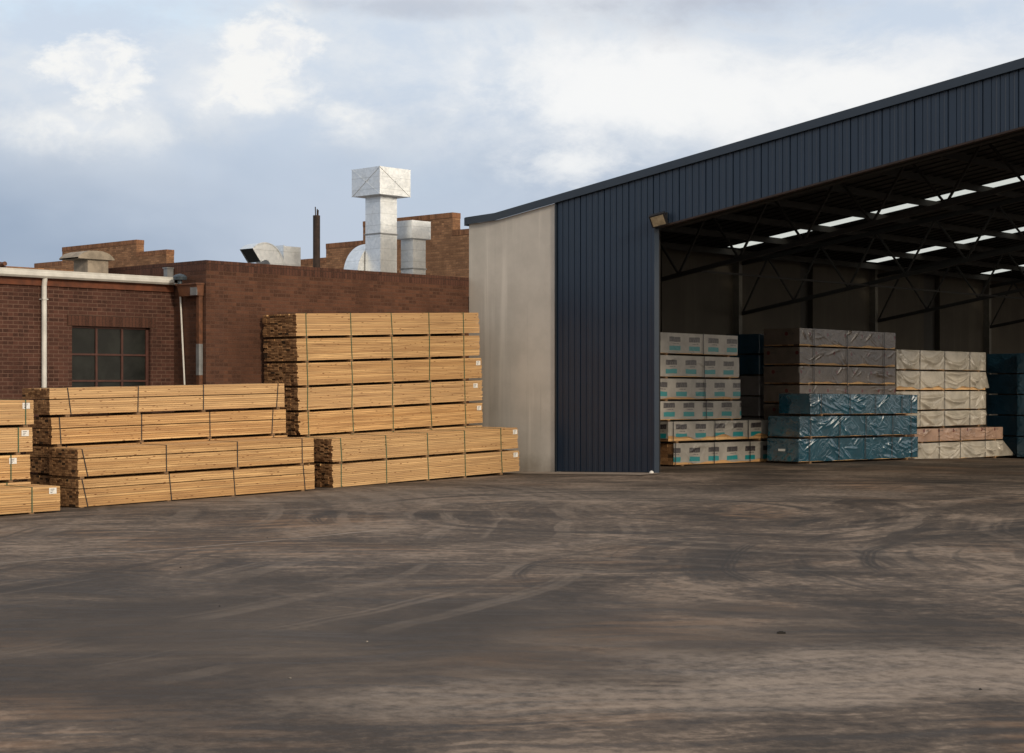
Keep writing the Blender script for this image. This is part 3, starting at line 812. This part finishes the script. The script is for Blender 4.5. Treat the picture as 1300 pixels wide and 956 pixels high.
# barge capping
b = MB()
def capping(xa, za, xb, zb):
    for (d0, d1, e0, e1) in ((-.085, -.02, -.19, 0),):
        A = [(xa, -.085, za - .19), (xa, -.085, za), (xa, .35, za), (xa, .35, za - .02), (xa, -.055, za - .19)]
        B = [(xb, p[1], p[2] - za + zb) for p in A]
        for i in range(5):
            j = (i + 1) % 5; b.poly([A[i], A[j], B[j], B[i]])
        b.poly(A); b.poly(B[::-1])
capping(-.06, 6.46, 1.0, 6.50); capping(1.0, 6.50, XR + .1, zt(XR + .1) + .01)
b.build('barge_capping', M['cap'], sh)
b = MB(); b.box(-.09, -.02, -.09, .36, 6.24, 6.45); b.build('capping_end', M['cap'], sh)
b = MB(); b.bar((6.3, .06, zop(6.3) - .02), (XR, .06, zop(XR) - .02), .14, 0, (0, 0, 1), .04); b.build('lintel_angle', M['rust'], sh)
b = MB(); b.bar((6.3, .30, zop(6.3) + .08), (XR, .30, zop(XR) + .08), .2, 0, (0, 0, 1), .28); b.build('lintel_beam', M['dsteel'], sh)
# side wall (x=0), panels with dark doors between
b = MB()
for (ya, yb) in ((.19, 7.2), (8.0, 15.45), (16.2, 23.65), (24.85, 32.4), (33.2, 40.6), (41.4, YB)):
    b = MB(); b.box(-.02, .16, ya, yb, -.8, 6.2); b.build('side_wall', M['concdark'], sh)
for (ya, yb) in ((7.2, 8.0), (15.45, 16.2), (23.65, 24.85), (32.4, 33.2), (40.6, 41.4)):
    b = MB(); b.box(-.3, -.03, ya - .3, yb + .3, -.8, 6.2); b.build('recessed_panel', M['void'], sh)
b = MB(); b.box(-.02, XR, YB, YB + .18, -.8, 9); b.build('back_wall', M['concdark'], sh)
b = MB(); b.box(XR - .1, XR, 48, YB, -.8, zt(XR) - .2); b.build('far_side_wall', M['bluedark'], sh)
for (ya, yb, zb) in ((0, 5, 6.2), (5, 11, 7.2), (11, 48, 8.4)):  # unseen stepped headers, added to cut the sun on the packs inside
    b = MB(); b.box(XR - .1, XR, ya, yb, zb, zt(XR) - .2); b.build('sun_blocking_header', M['bluedark'], sh)
for y in (3.5, 11.7, 19.9, 28.4, 36.6, 44.8):
    b = MB(); b.box(.16, .40, y - .09, y + .09, -.8, 6.15); b.build('post', M['lsteel'], sh)
for y in (.3, 3.5, 11.7, 19.9, 28.4, 36.6, 44.8):
    b = MB(); b.box(XR - .4, XR - .15, y - .1, y + .1, -.4, 8.6); b.build('outer_post', M['lsteel'], sh)
def zr(x): return 6.36 + .141 * (x - 1.53)
# roof: sheets between the roof lights
LT = [(10.15, 10.95), (18.35, 19.1), (26.6, 27.4), (34.8, 35.6), (43.0, 43.8)]
bands = [(.0, 10.15), (10.95, 18.35), (19.1, 26.6), (27.4, 34.8), (35.6, 43.0), (43.8, YB + .2)]
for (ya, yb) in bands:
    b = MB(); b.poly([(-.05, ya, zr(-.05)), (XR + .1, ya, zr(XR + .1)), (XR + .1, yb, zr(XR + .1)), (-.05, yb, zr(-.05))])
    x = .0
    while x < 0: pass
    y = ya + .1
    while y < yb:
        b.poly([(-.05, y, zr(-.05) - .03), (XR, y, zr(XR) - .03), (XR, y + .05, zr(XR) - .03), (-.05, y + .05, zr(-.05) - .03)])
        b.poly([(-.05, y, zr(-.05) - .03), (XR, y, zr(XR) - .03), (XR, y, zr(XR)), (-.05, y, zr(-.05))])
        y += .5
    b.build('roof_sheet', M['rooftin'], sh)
for (ya, yb) in LT:
    b = MB(); b.poly([(.9, ya, zr(.9)), (XR, ya, zr(XR)), (XR, yb, zr(XR)), (.9, yb, zr(.9))]); b.build('roof_light', M['rooflight'], sh)
    b = MB(); b.poly([(-.05, ya, zr(-.05)), (.9, ya, zr(.9)), (.9, yb, zr(.9)), (-.05, yb, zr(-.05))]); b.build('roof_sheet', M['rooftin'], sh)
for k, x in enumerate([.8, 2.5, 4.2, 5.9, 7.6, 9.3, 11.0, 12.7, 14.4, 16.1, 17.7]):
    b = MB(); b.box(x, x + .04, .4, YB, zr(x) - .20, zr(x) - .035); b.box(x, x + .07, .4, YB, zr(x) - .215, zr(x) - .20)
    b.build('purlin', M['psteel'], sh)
for y in (3.5, 11.8, 20.0, 28.4, 36.6, 44.8):
    b = MB()
    zc1 = lambda x: zr(x) - .33
    zc0 = lambda x: 4.42 + .165 * (x - 1.0) if x > .4 else 4.3
    b.bar((.4, y, zc1(.4)), (XR - .2, y, zc1(XR - .2)), .10, 0, (0, 0, 1), .12)
    b.bar((.4, y, zc0(.4)), (XR - .2, y, zc0(XR - .2)), .09, 0, (0, 0, 1), .11)
    x = .4; up = False
    while x < XR - .6:
        x2 = min(x + .95, XR - .2)
        a, c = (x, y, zc1(x) if up else zc0(x)), (x2, y, zc0(x2) if up else zc1(x2))
        b.bar(a, c, .05, 0, (0, 1, 0)); x = x2; up = not up
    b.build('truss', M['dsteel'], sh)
for k, (x, z) in enumerate(((4.9, 5.0),)):
    b = MB(); b.bar((x, 3.5, z), (x, 28.4, z), .05); b.build('tie_rod', M['dsteel'], sh)

# floodlight on the cladding
fl_ = empty('floodlight', (6.4, -.12, 5.95), 'square floodlight with glass face at the corner of the shed opening', 'floodlight')
def lamp(mb, name, m, par):
    o = mb.build(name, m, par, bevel=.006); o.rotation_euler = (R(28), R(-12), R(20)); return o
b = MB(); b.box(-.19, .19, -.06, .06, -.15, .15); b.box(-.14, .14, .06, .11, -.11, .11); hs = lamp(b, 'housing', M['black'], fl_)
b = MB(); b.box(-.155, .155, -.072, -.061, -.12, .115); b.build('lens', M['lens'], hs)
b = MB(); b.bar((-.2, .02, -.02), (-.2, .16, .05), .02); b.bar((.2, .02, -.02), (.2, .16, .05), .02); b.bar((-.21, .16, .05), (.21, .16, .05), .03); b.build('bracket', M['dsteel'], hs)
hs.location = (0, -.06, 0)
for i in range(1):
    b = MB(); bm_pts = []
    b.tube([(0, 0, 0), (0, 0, .02), (.01, 0, .07), (.015, .005, .10)], [.05, .07, .055, .02], 9)
    o = b.build('crumpled_cup', M['tagwhite'], smooth=True); o.scale = (.8, .8, .8); o.location = (6.14, -.12, gz(6.1, -.1)); o.rotation_euler = (.5, .6, 0)
    tag(o, 'small crumpled white cup at the foot of the blue cladding corner', 'litter')

# ------------------------------------------------------------------ packs
SW = {'green': 'green', 'black': 'black'}
BCACHE = {}
def boards_mesh(L_, W_, H_, cols, rows, jit, gap_at=None):
    b = MB(); cw = W_ / cols
    extra = .014 if gap_at else 0
    rh_ = (H_ - extra) / rows
    for r_ in range(rows):
        z0 = r_ * rh_ + (extra if (gap_at and r_ >= gap_at) else 0)
        sag = 0
        for c_ in range(cols):
            e0 = random.uniform(0, jit) * (1 if random.random() < .8 else 2.2); e1 = random.uniform(0, jit)
            fx = random.uniform(0, .004) if c_ == cols - 1 else 0
            b.box(-W_ + c_ * cw + .002, -W_ + (c_ + 1) * cw - .001 - fx, e0, L_ - e1, z0 + .0015, z0 + rh_ - random.choice((.0018, .002, .0025, .0045)), 0 if (c_ == cols - 1 or r_ == rows - 1) else 1, random.random(), 1)
    return b
def strap_mesh(L_, W_, H_, y, wd, slant=0.0, t=.005, z0=0.0):
    b = MB(); s = slant
    def pt(x, z): return (x, y + s * (1 - z / H_), z)
    o = [(-W_ - t, z0 - t), (t, z0 - t), (t, H_ + t), (-W_ - t, H_ + t)]
    i_ = [(-W_, z0), (0, z0), (0, H_), (-W_, H_)]
    for k in range(4):
        j = (k + 1) % 4
        a, c, e, f = pt(*o[k]), pt(*o[j]), pt(*i_[j]), pt(*i_[k])
        sh_ = lambda p, d: (p[0], p[1] + d, p[2])
        b.poly([sh_(a, -wd / 2), sh_(c, -wd / 2), sh_(c, wd / 2), sh_(a, wd / 2)])
        b.poly([sh_(a, -wd / 2), sh_(c, -wd / 2), sh_(e, -wd / 2), sh_(f, -wd / 2)])
        b.poly([sh_(a, wd / 2), sh_(c, wd / 2), sh_(e, wd / 2), sh_(f, wd / 2)])
    return b
BEAR = .055
def pack(name, label, group, loc, L_, W_, pitch, tilt=0.0, yaw=0.0, straps=(), strapm='green', slants=None, tagpos=None,
         gap=None, jit=.035, cols=13, rows=None, bear=None, wrap=None, inset=0.0):
    root = empty(name, loc, label, 'timber pack', group, (tilt, 0, yaw))
    H_ = pitch - BEAR
    if rows is None: rows = max(8, int(round(H_ / .046)))
    if wrap: cols, rows = 6, 6
    b = boards_mesh(L_, W_, H_, cols, rows, jit if not wrap else .01, gap)
    o = b.build('boards', [M['timber'], M['end']], root); o.location = (0, 0, BEAR)
    for y in (bear or straps):
        bb_ = MB(); bb_.box(-W_ + .01, -.004, y - .045, y + .045, 0, BEAR - .001)
        bb_.build('bearer', M['bearer'], root)
    for k, y in enumerate(straps):
        sb = strap_mesh(L_, W_ + (.03 if wrap else .0), H_ + (.012 if wrap else 0), y, .022, (slants[k] if slants else 0.0), .006)
        if wrap: sb.v = [(p[0] + (.035 if p[0] > -.1 else .01), p[1], p[2]) for p in sb.v]
        o = sb.build('strap', M[strapm], root); o.location = (0, 0, BEAR)
    if tagpos:
        tb = MB(); ty, tz = tagpos; tb.box(.001, .006, ty - .075, ty + .075, tz - .055, tz + .055)
        o = tb.build('tag', M['tagwhite'], root)
        ti = MB()
        for r_ in range(3): ti.box(.006, .008, ty - .05, ty + .03 - r_ * .02, tz + .025 - r_ * .03, tz + .035 - r_ * .03)
        ti.build('tag_print', M['ink'], o)
    if wrap: make_wrap(root, L_, W_, H_, **wrap)
    return root

def ridged(U, V, seed, amp, fs, nw=7, p=5):
    r_ = np.random.RandomState(seed); out = np.zeros_like(U)
    for k in range(nw):
        a = r_.choice([-1, 1]) * r_.uniform(.35, 1.35); f = r_.uniform(*fs); ph = r_.uniform(0, 6.28)
        bend = r_.uniform(-1, 1) * .5
        t = (U * math.sin(a) + V * math.cos(a)) * f + bend * np.sin(U * r_.uniform(1, 3) + ph) + ph
        mask = .5 + .5 * np.sin(U * r_.uniform(1.5, 4) + V * r_.uniform(-4, 4) + r_.uniform(0, 6.28))
        out += (np.abs(np.cos(t)) ** p) * mask * r_.uniform(.4, 1)
    return out / nw * 3 * amp
def make_wrap(root, L_, W_, H_, m, style='crinkle', skirt=.04, flare=0.0, seed=0, bays=None, off=.008, dens=9, high=1.0, bare_end=False):
    b = MB(); sd = seed
    r_ = np.random.RandomState(seed + 100)
    z0 = BEAR; bays = bays or [0, L_ * .08, L_ * .36, L_ * .64, L_ * .92, L_]
    def skirtz(u):
        s = skirt * (.75 + .35 * math.sin(u * 3.1 + seed) + .2 * math.sin(u * 7.7 + seed * 2))
        return z0 + max(.0, s)
    def crease(d, U, V, u0, v0, u1, v1, wd, h, sag=0.0):
        """adds one film crease running from (u0,v0) to (u1,v1), bowed by sag"""
        dx, dy = u1 - u0, v1 - v0; L2 = dx * dx + dy * dy + 1e-6
        t = ((U - u0) * dx + (V - v0) * dy) / L2
        tc = np.clip(t, 0, 1)
        px = u0 + tc * dx; py = v0 + tc * dy - sag * 4 * tc * (1 - tc)
        q = np.sqrt((U - px) ** 2 + (V - py) ** 2)
        w_ = wd * (.55 + .9 * np.sin(np.pi * tc))
        d += h * np.exp(-(q / w_) ** 2) * (.25 + .75 * np.sin(np.pi * np.clip(tc, .02, .98)))
    def disp(U, V):
        d = np.zeros_like(U)
        if style == 'swag':
            for a, c in zip(bays[:-1], bays[1:]):
                wd = c - a
                for k in range(int(4 + wd * 3)):
                    va, vc = r_.uniform(.45, 1.05) * H_, r_.uniform(.45, 1.05) * H_
                    ua, uc = a + .02, c - .02
                    if r_.rand() < .35: uc = a + wd * r_.uniform(.3, .7); vc = r_.uniform(.0, .3) * H_
                    elif r_.rand() < .4: ua = a + wd * r_.uniform(.3, .7); va = r_.uniform(.0, .3) * H_
                    crease(d, U, V, ua, va, uc, vc, r_.uniform(.026, .050), r_.uniform(.035, .085), r_.uniform(.05, .6) * H_ * min(1, wd))
                m_ = (U >= a) & (U <= c); q = np.clip((U - a) / wd, 0, 1)
                d += np.where(m_, .02 * np.sin(np.pi * q), 0)
        else:
            for k in range(int(L_ * dens)):
                u = r_.uniform(-.1, L_); v = r_.uniform(.1, 1.0) * H_
                bi = int(np.searchsorted(bays, u)) if u > 0 else 0
                dom = [.35, -.45, .6, -.7, .25, -.3, .75][(bi + seed) % 7]
                ang = dom + r_.normal(0, .16) if r_.rand() < .75 else r_.uniform(-1.2, 1.5)
                if ang < 0: v = H_ - v + .05
                ln = r_.uniform(.25, 1.1)
                crease(d, U, V, u, v, u + ln * math.cos(ang), v - ln * math.sin(ang), r_.uniform(.012, .028), r_.uniform(.008, .028) * high, r_.uniform(-.03, .06))
            for c in bays[1:-1]: d *= 1 - .7 * np.exp(-((U - c) / .04) ** 2)
        return d
    NU, NV = (int(L_ * 42), 24)
    us = np.linspace(0, L_, NU + 1); vs = np.linspace(0, 1, NV + 1)
    U_, V_ = np.meshgrid(us, vs, indexing='ij'); 
    dd_ = disp(U_, V_ * H_)
    eu = np.clip(np.minimum(U_, L_ - U_) / .06, 0, 1); ev = np.clip((1 - V_) / .08, 0, 1)
    dd_ = np.clip(dd_, 0, .16) * eu * ev
    F = []
    for i in range(NU + 1):
        row = []; zb = skirtz(us[i])
        for j in range(NV + 1):
            z = zb + (z0 + H_ + off - zb) * vs[j]
            row.append(((off + dd_[i, j], us[i] if 0 < i < NU else (-off if i == 0 else L_ + off), z), (us[i], z - z0)))
        F.append(row)
    b.grid(F, NU, NV)
    # ends
    for side in (0, 1):
        if side == 0 and bare_end: continue
        NW = int(W_ * 20); ws = np.linspace(0, W_, NW + 1)
        Uw, Vw = np.meshgrid(ws, vs, indexing='ij')
        de = np.clip(ridged(Uw, Vw * H_, seed + 50 + side, .015, (4, 12), 6, 6), 0, .05)
        de = de * np.clip(np.minimum(Uw, W_ - Uw) / .06, 0, 1) * np.clip((1 - Vw) / .08, 0, 1)
        F = []
        for i in range(NW + 1):
            row = []
            for j in range(NV + 1):
                zb = z0 + skirt * .6; z = zb + (z0 + H_ + off - zb) * vs[j]
                fy = flare * (1 - vs[j]) ** 1.2 if side == 1 else 0.0
                yv = (-off - de[i, j]) if side == 0 else (L_ + off + de[i, j] + fy)
                xv = off - ws[i] * (1 + 2 * off / W_)
                row.append(((xv, yv, z), (-ws[i] if side == 0 else L_ + ws[i], z - z0)))
            F.append(row)
        b.grid(F, NW, NV, flip=(side == 0))
        if side == 1 and flare > .05:
            P0 = (off, L_ + off, z0 + H_ + off); P1 = (off, L_ + off, z0 + skirt * .6); P2 = (off, L_ + off + flare, z0 + skirt * .6)
            b.poly([P0, P1, P2], 0, 0, [(0, 0), (0, .05), (.05, 0)])
    # top
    NT_ = int(L_ * 4)
    F = [[((off - (W_ + 2 * off) * j / 3, (-off + (L_ + 2 * off) * i / NT_), z0 + H_ + off), (i * .1, j * .1)) for j in range(4)] for i in range(NT_ + 1)]
    b.grid(F, NT_, 3, flip=True)
    b.poly([(-W_ - off, -off, z0 + skirt), (-W_ - off, L_ + off, z0 + skirt), (-W_ - off, L_ + off, z0 + H_ + off), (-W_ - off, -off, z0 + H_ + off)])
    return b.build('wrap', M[m], root, smooth=True, weld=True)

ORD = ['topmost', 'second from top', 'third from top', 'fourth from top', 'fifth from top', 'sixth from top', 'bottom']
def name_tier(k, N): return 'bottom' if k == N - 1 else ('topmost' if k == 0 else ORD[k])

# A: tall stack by the brick wall, seven high
gA = 'packs of the tall green-strapped stack against the brick wall'
A_sl = [.02, .03, .02, .02, .03]
for k in range(7):
    t = 6 - k                      # t tiers below
    z = -.215 + .5565 * t; dy = [.0, .02, .03, .05, .06, .07, .07][k]
    lab = '%s pine pack in the tall green-strapped stack at the brick wall' % name_tier(k, 7).capitalize() if k < 5 else \
          '%s pine pack of the tall stack, behind the lower packs' % name_tier(k, 7).capitalize()
    L_ = 6.0 - (.06 if k < 2 else 0)
    pack('timber_pack', lab, gA, (1.35, -6.92 + dy, z), L_, 1.2, .5565 + (0.01 if k == 0 else 0), tilt=.026 + .0015 * t, straps=[.30, 1.64, 2.92, 4.17, 5.36], strapm='green',
         slants=[random.uniform(-.03, .03) for _ in range(5)], tagpos=None if k not in (2, 3, 4) else (5.86 - .12 * (k == 3), .43), jit=.035, cols=9, rows=13)
gB = 'packs of the low green-strapped stack beside the concrete panel'
for k in range(2):
    z = -.235 + .565 * (1 - k)
    pack('timber_pack', ['Upper', 'Lower'][k] + ' pine pack in the low green-strapped pair beside the concrete panel', gB, (2.6, -6.95 + .02 * k, z), 6.05 + .03 * k, 1.2, .565, tilt=.022,
         straps=[.27, 1.62, 2.93, 4.16, 5.42], strapm='green', tagpos=(5.93, .46), jit=.035, cols=9, rows=13, slants=[random.uniform(-.03, .03) for _ in range(5)])
gE = 'packs of the black-strapped stack below the window'
Es = [([.40, 2.02, 3.62, 5.60], [.07, -.02, -.01, -.05]), ([.18, 2.06, 3.74, 5.42], [.03, -.01, 0, -.04]), ([.3, 2.0, 3.7, 5.4], [0] * 4), ([.3, 2.0, 3.7, 5.4], [0] * 4)]
for k in range(4):
    z = -.25 + .567 * (3 - k)
    lab = ['Topmost black-strapped pine pack, just below the steel window', 'Second pine pack down in the black-strapped stack below the window',
           'Third pine pack down, showing only its dark end behind the front black-strapped pair', 'Bottom pine pack, its dark end low behind the front black-strapped pair'][k]
    pack('timber_pack', lab, gE, (2.0, -13.55 + .04 * k, z), 5.78, 1.0, .567, tilt=.017, straps=Es[k][0], strapm='black', slants=Es[k][1], gap=7, jit=.010, cols=9, rows=12)
gC = 'front black-strapped pair of packs'
Cs = [([.10, 3.74, 5.45, 2.0], [.12, 0, 0, 0]), ([.08, 2.05, 3.62, 5.46], [.12, .05, .04, .05])]
for k in range(2):
    z = -.275 + .572 * (1 - k)
    pack('timber_pack', ['Upper pack of the front black-strapped pine pair, pale top edge showing', 'Lower pack of the front black-strapped pine pair, resting on the yard'][k], gC,
         (3.0, -13.56 + .02 * k, z), 5.78, 1.0, .572, tilt=.013, straps=Cs[k][0], strapm='black', slants=Cs[k][1], gap=8, jit=.010, cols=9, rows=12)
gD = 'packs with white tags at the left edge'
for k in range(4):
    z = -.24 + .505 * (3 - k); dy = [0, -.02, -.07, -.05][k]
    lab = ['Topmost white-tagged pine pack cut off by the left edge', 'Second white-tagged pine pack from top at the left edge', 'Third white-tagged pine pack from top at the left edge',
           'Bottom back pine pack at the left edge, behind the lowest tagged pack'][k]
    pack('timber_pack', lab, gD, (2.75, -20.33 + dy, z), 6.0, 1.05, .505, tilt=.004, straps=[.3, 1.7, 3.2, 4.6, 5.80 - .1 * k + (.0 if k else .03)], strapm='green',
         tagpos=(5.84 - .2 * (k == 2), .40) if k < 3 else None, jit=.012, cols=9, rows=11)
pack('timber_pack', 'Lowest white-tagged pine pack at the left edge, sticking out furthest right', gD, (3.7, -20.35, -.275), 6.0, .93, .50, tilt=.004, straps=[.3, 1.7, 3.2, 4.4, 5.42],
     strapm='green', tagpos=(5.84, .42), jit=.012, cols=9, rows=11)

# white printed packs just inside the opening
gW = 'white printed packs just inside the shed opening'
for k in range(6):
    up = k < 4
    x = 4.0 if up else 4.15; y0 = [2.85, 2.85, 2.85, 2.95, 3.11, 3.34][k]; L_ = [3.55, 3.62, 3.68, 3.62, 4.55, 4.6][k]
    z = [2.845, 2.24, 1.65, 1.115, .56, -.06][k]; pitch = [.585, .60, .585, .53, .555, .61][k]
    lab = ['Topmost white pack with teal panels just inside the shed opening', 'Second white pack from top just inside the shed opening', 'Third white pack from top just inside the shed opening',
           'Fourth white pack from top, short, just inside the shed opening', 'Longer white pack with film flaring at its right end', 'Bottom white pack with bare timber end beside the door jamb'][k]
    pack('wrapped_timber_pack', lab, gW, (x, y0, z), L_, 1.2, pitch, tilt=-.006 if k < 5 else -.012, straps=[L_ * .55] if up else [L_ * .04, L_ * .44, L_ * .78] if k == 4 else [.04, L_ * .38, L_ * .74], strapm='black',
         bear=[.4, L_ - .4], wrap=dict(m='wwhite', bare_end=(k == 5), dens=.8 if k < 4 else 4, high=.6, seed=k + 3, skirt=.02 if up and k != 2 else (.05 if k == 2 else .12 if k == 4 else .07), flare=.85 if k == 4 else 0.0, style='crinkle'))
# dark stack between
gM = 'dim packs between the white and grey stacks'
for k in range(6):
    z = -.13 + .615 * (5 - k)
    lab = ['Topmost dim blue pack end between white and grey stacks', 'Second dim blue pack end between white and grey stacks'][k] if k < 2 else \
          ['Upper plain grey pack end between white and grey stacks', 'Second plain grey pack end between white and grey stacks', 'Third plain grey pack end, mostly behind the white stack', 'Bottom plain grey pack end, hidden low behind the white stack'][k - 2]
    pack('wrapped_timber_pack', lab, gM, (2.62, 9.5, z), 5.5, 1.2, .615, straps=[1, 4.5], strapm='black', wrap=dict(m='wdblue' if k < 2 else 'wdgrey', seed=k + 20, skirt=0.0))
# grey printed
gG = 'grey film packs with dark red dots'
for k in range(7):
    z = -.11 + .541 * (6 - k)
    lab = '%s grey film pack with dark red dots in the middle of the shed' % name_tier(k, 7).capitalize() if k < 5 else '%s grey film pack, hidden behind the blue packs' % name_tier(k, 7).capitalize()
    pack('wrapped_timber_pack', lab, gG, (4.4, 8.87, z), 5.3, 1.2, .541, tilt=-.004, straps=[.7, 2.5, 4.6], strapm='black', bear=[.5, 2.6, 4.8], wrap=dict(m='wgrey', dens=3.5, high=.6, seed=k + 40, skirt=.055))
# blue packs
gBl = 'shiny blue film packs'
for k in range(3):
    y0 = [7.78, 7.25, 7.2][k]; L_ = [5.85, 6.35, 6.45][k]
    z = [1.215, .60, -.075][k]; pitch = [.61, .61, .67][k]
    r0 = pack('wrapped_timber_pack', ['Topmost', 'Middle', 'Bottom'][k] + ' of the three shiny blue film packs', gBl, (5.45, y0, z), L_, 1.0, pitch, tilt=-.011 - .003 * (k == 2),
         straps=[.5, 2.0, 3.4, 4.9, L_ - .4], strapm='black', bear=[.6, L_ - .6], wrap=dict(m='wblue', dens=4.5, high=1.15, seed=k + 61, skirt=.015, style='crinkle'))
    if k == 2:
        b = MB(); b.box(-.62, -.40, -.055, -.048, .34, .40); b.build('label_plate', M['tagwhite'], r0)
# silver tarp packs
gS = 'silver-beige tarped packs at the back right'
for k in range(6):
    up = k < 4
    z = [2.50, 1.86, 1.23, .69, .24, -.335][k]; pitch = [.655, .64, .63, .54, .45, .575][k]
    x = 4.26 if up else 4.6; y0 = 14.5 if up else 15.0; L_ = 5.86 if up else 5.9
    lab = ['Topmost silver-beige tarped pack right of the grey film packs', 'Second silver-beige tarped pack from top, timber showing below its skirt', 'Third silver-beige tarped pack from top at the back right',
           'Fourth silver-beige tarped pack, resting on the pinkish film pack', 'Pinkish-brown film pack between two silver tarped packs', 'Bottom silver-beige tarped pack with its tarp flaring right'][k]
    pack('wrapped_timber_pack', lab, gS, (x, y0, z), L_, 1.2, pitch, tilt=-.002 - (.006 if k > 3 else 0), straps=[1.4, 3.0, 4.7] if up else [1.5, 2.9, 4.6], strapm='black', bear=[.5, 3, 5.4],
         wrap=dict(m='wpink' if k == 4 else 'wsilver', style='crinkle' if k == 4 else 'swag', seed=k + 81, skirt=.10 if k == 1 else .015, flare=.9 if k == 5 else (.25 if k == 1 else 0.0), bays=[0, .25, 1.4, 3.0, 4.7, 5.5, L_]))
# far right dark blue
gR = 'dark blue film packs in the shade at the right'
for c_ in range(2):
    for k in range(5):
        z = -.42 + .71 * (4 - k)
        lab = '%s dark blue pack in the %s column at the shaded right edge' % (['Topmost', 'Second', 'Third', 'Fourth', 'Bottom'][k], ['left', 'right'][c_])
        pack('wrapped_timber_pack', lab, gR, (4.75 + 1.3 * c_, 22.0 - .4 * c_, z), 4.0, 1.25, .71, straps=[.8, 3.2], strapm='black', wrap=dict(m='wdblue', seed=k + 120 + c_ * 9, skirt=0.0))

# ------------------------------------------------------------------ litter on the yard
def lump(x, y, s, m, label, group, flat=.6):
    bm = bmesh.new(); bmesh.ops.create_icosphere(bm, subdivisions=1, radius=s)
    for v in bm.verts: v.co *= random.uniform(.7, 1.25); v.co.z *= flat
    me = bpy.data.meshes.new('stone'); bm.to_mesh(me); bm.free(); me.materials.append(M[m])
    o = bpy.data.objects.new('stone', me); COL.objects.link(o); o.location = (x, y, gz(x, y) + s * flat * .4); o.rotation_euler = (0, 0, random.uniform(0, 6))
    tag(o, label, 'stone', group)
b = MB(); b.box(-.09, .09, -.035, .035, 0, .04); b.box(-.05, .04, -.03, .03, .04, .055)
o = b.build('rubber_block', M['stone'], bevel=.006); o.scale = (.42, .42, .42); o.location = (21.6, -17.92, gz(21.6, -17.9)); o.rotation_euler = (0, 0, R(42))
tag(o, 'flat black rubber block lying alone on the near yard', 'block')
spots = [(13.2, -18.5), (16.4, -20.3), (19.2, -20.8), (11.0, -15.4), (17.9, -15.1), (22.6, -15.2), (14.6, -21.8), (9.6, -18.8), (24.2, -19.2), (20.1, -22.4), (12.0, -12.2), (23.4, -13.4)]
for (x, y) in spots:
    lump(x, y, random.uniform(.007, .014), random.choice(['stone', 'stone', 'pstone']), 'tiny loose stone lying on the open tyre-marked yard', 'loose stones on the yard')
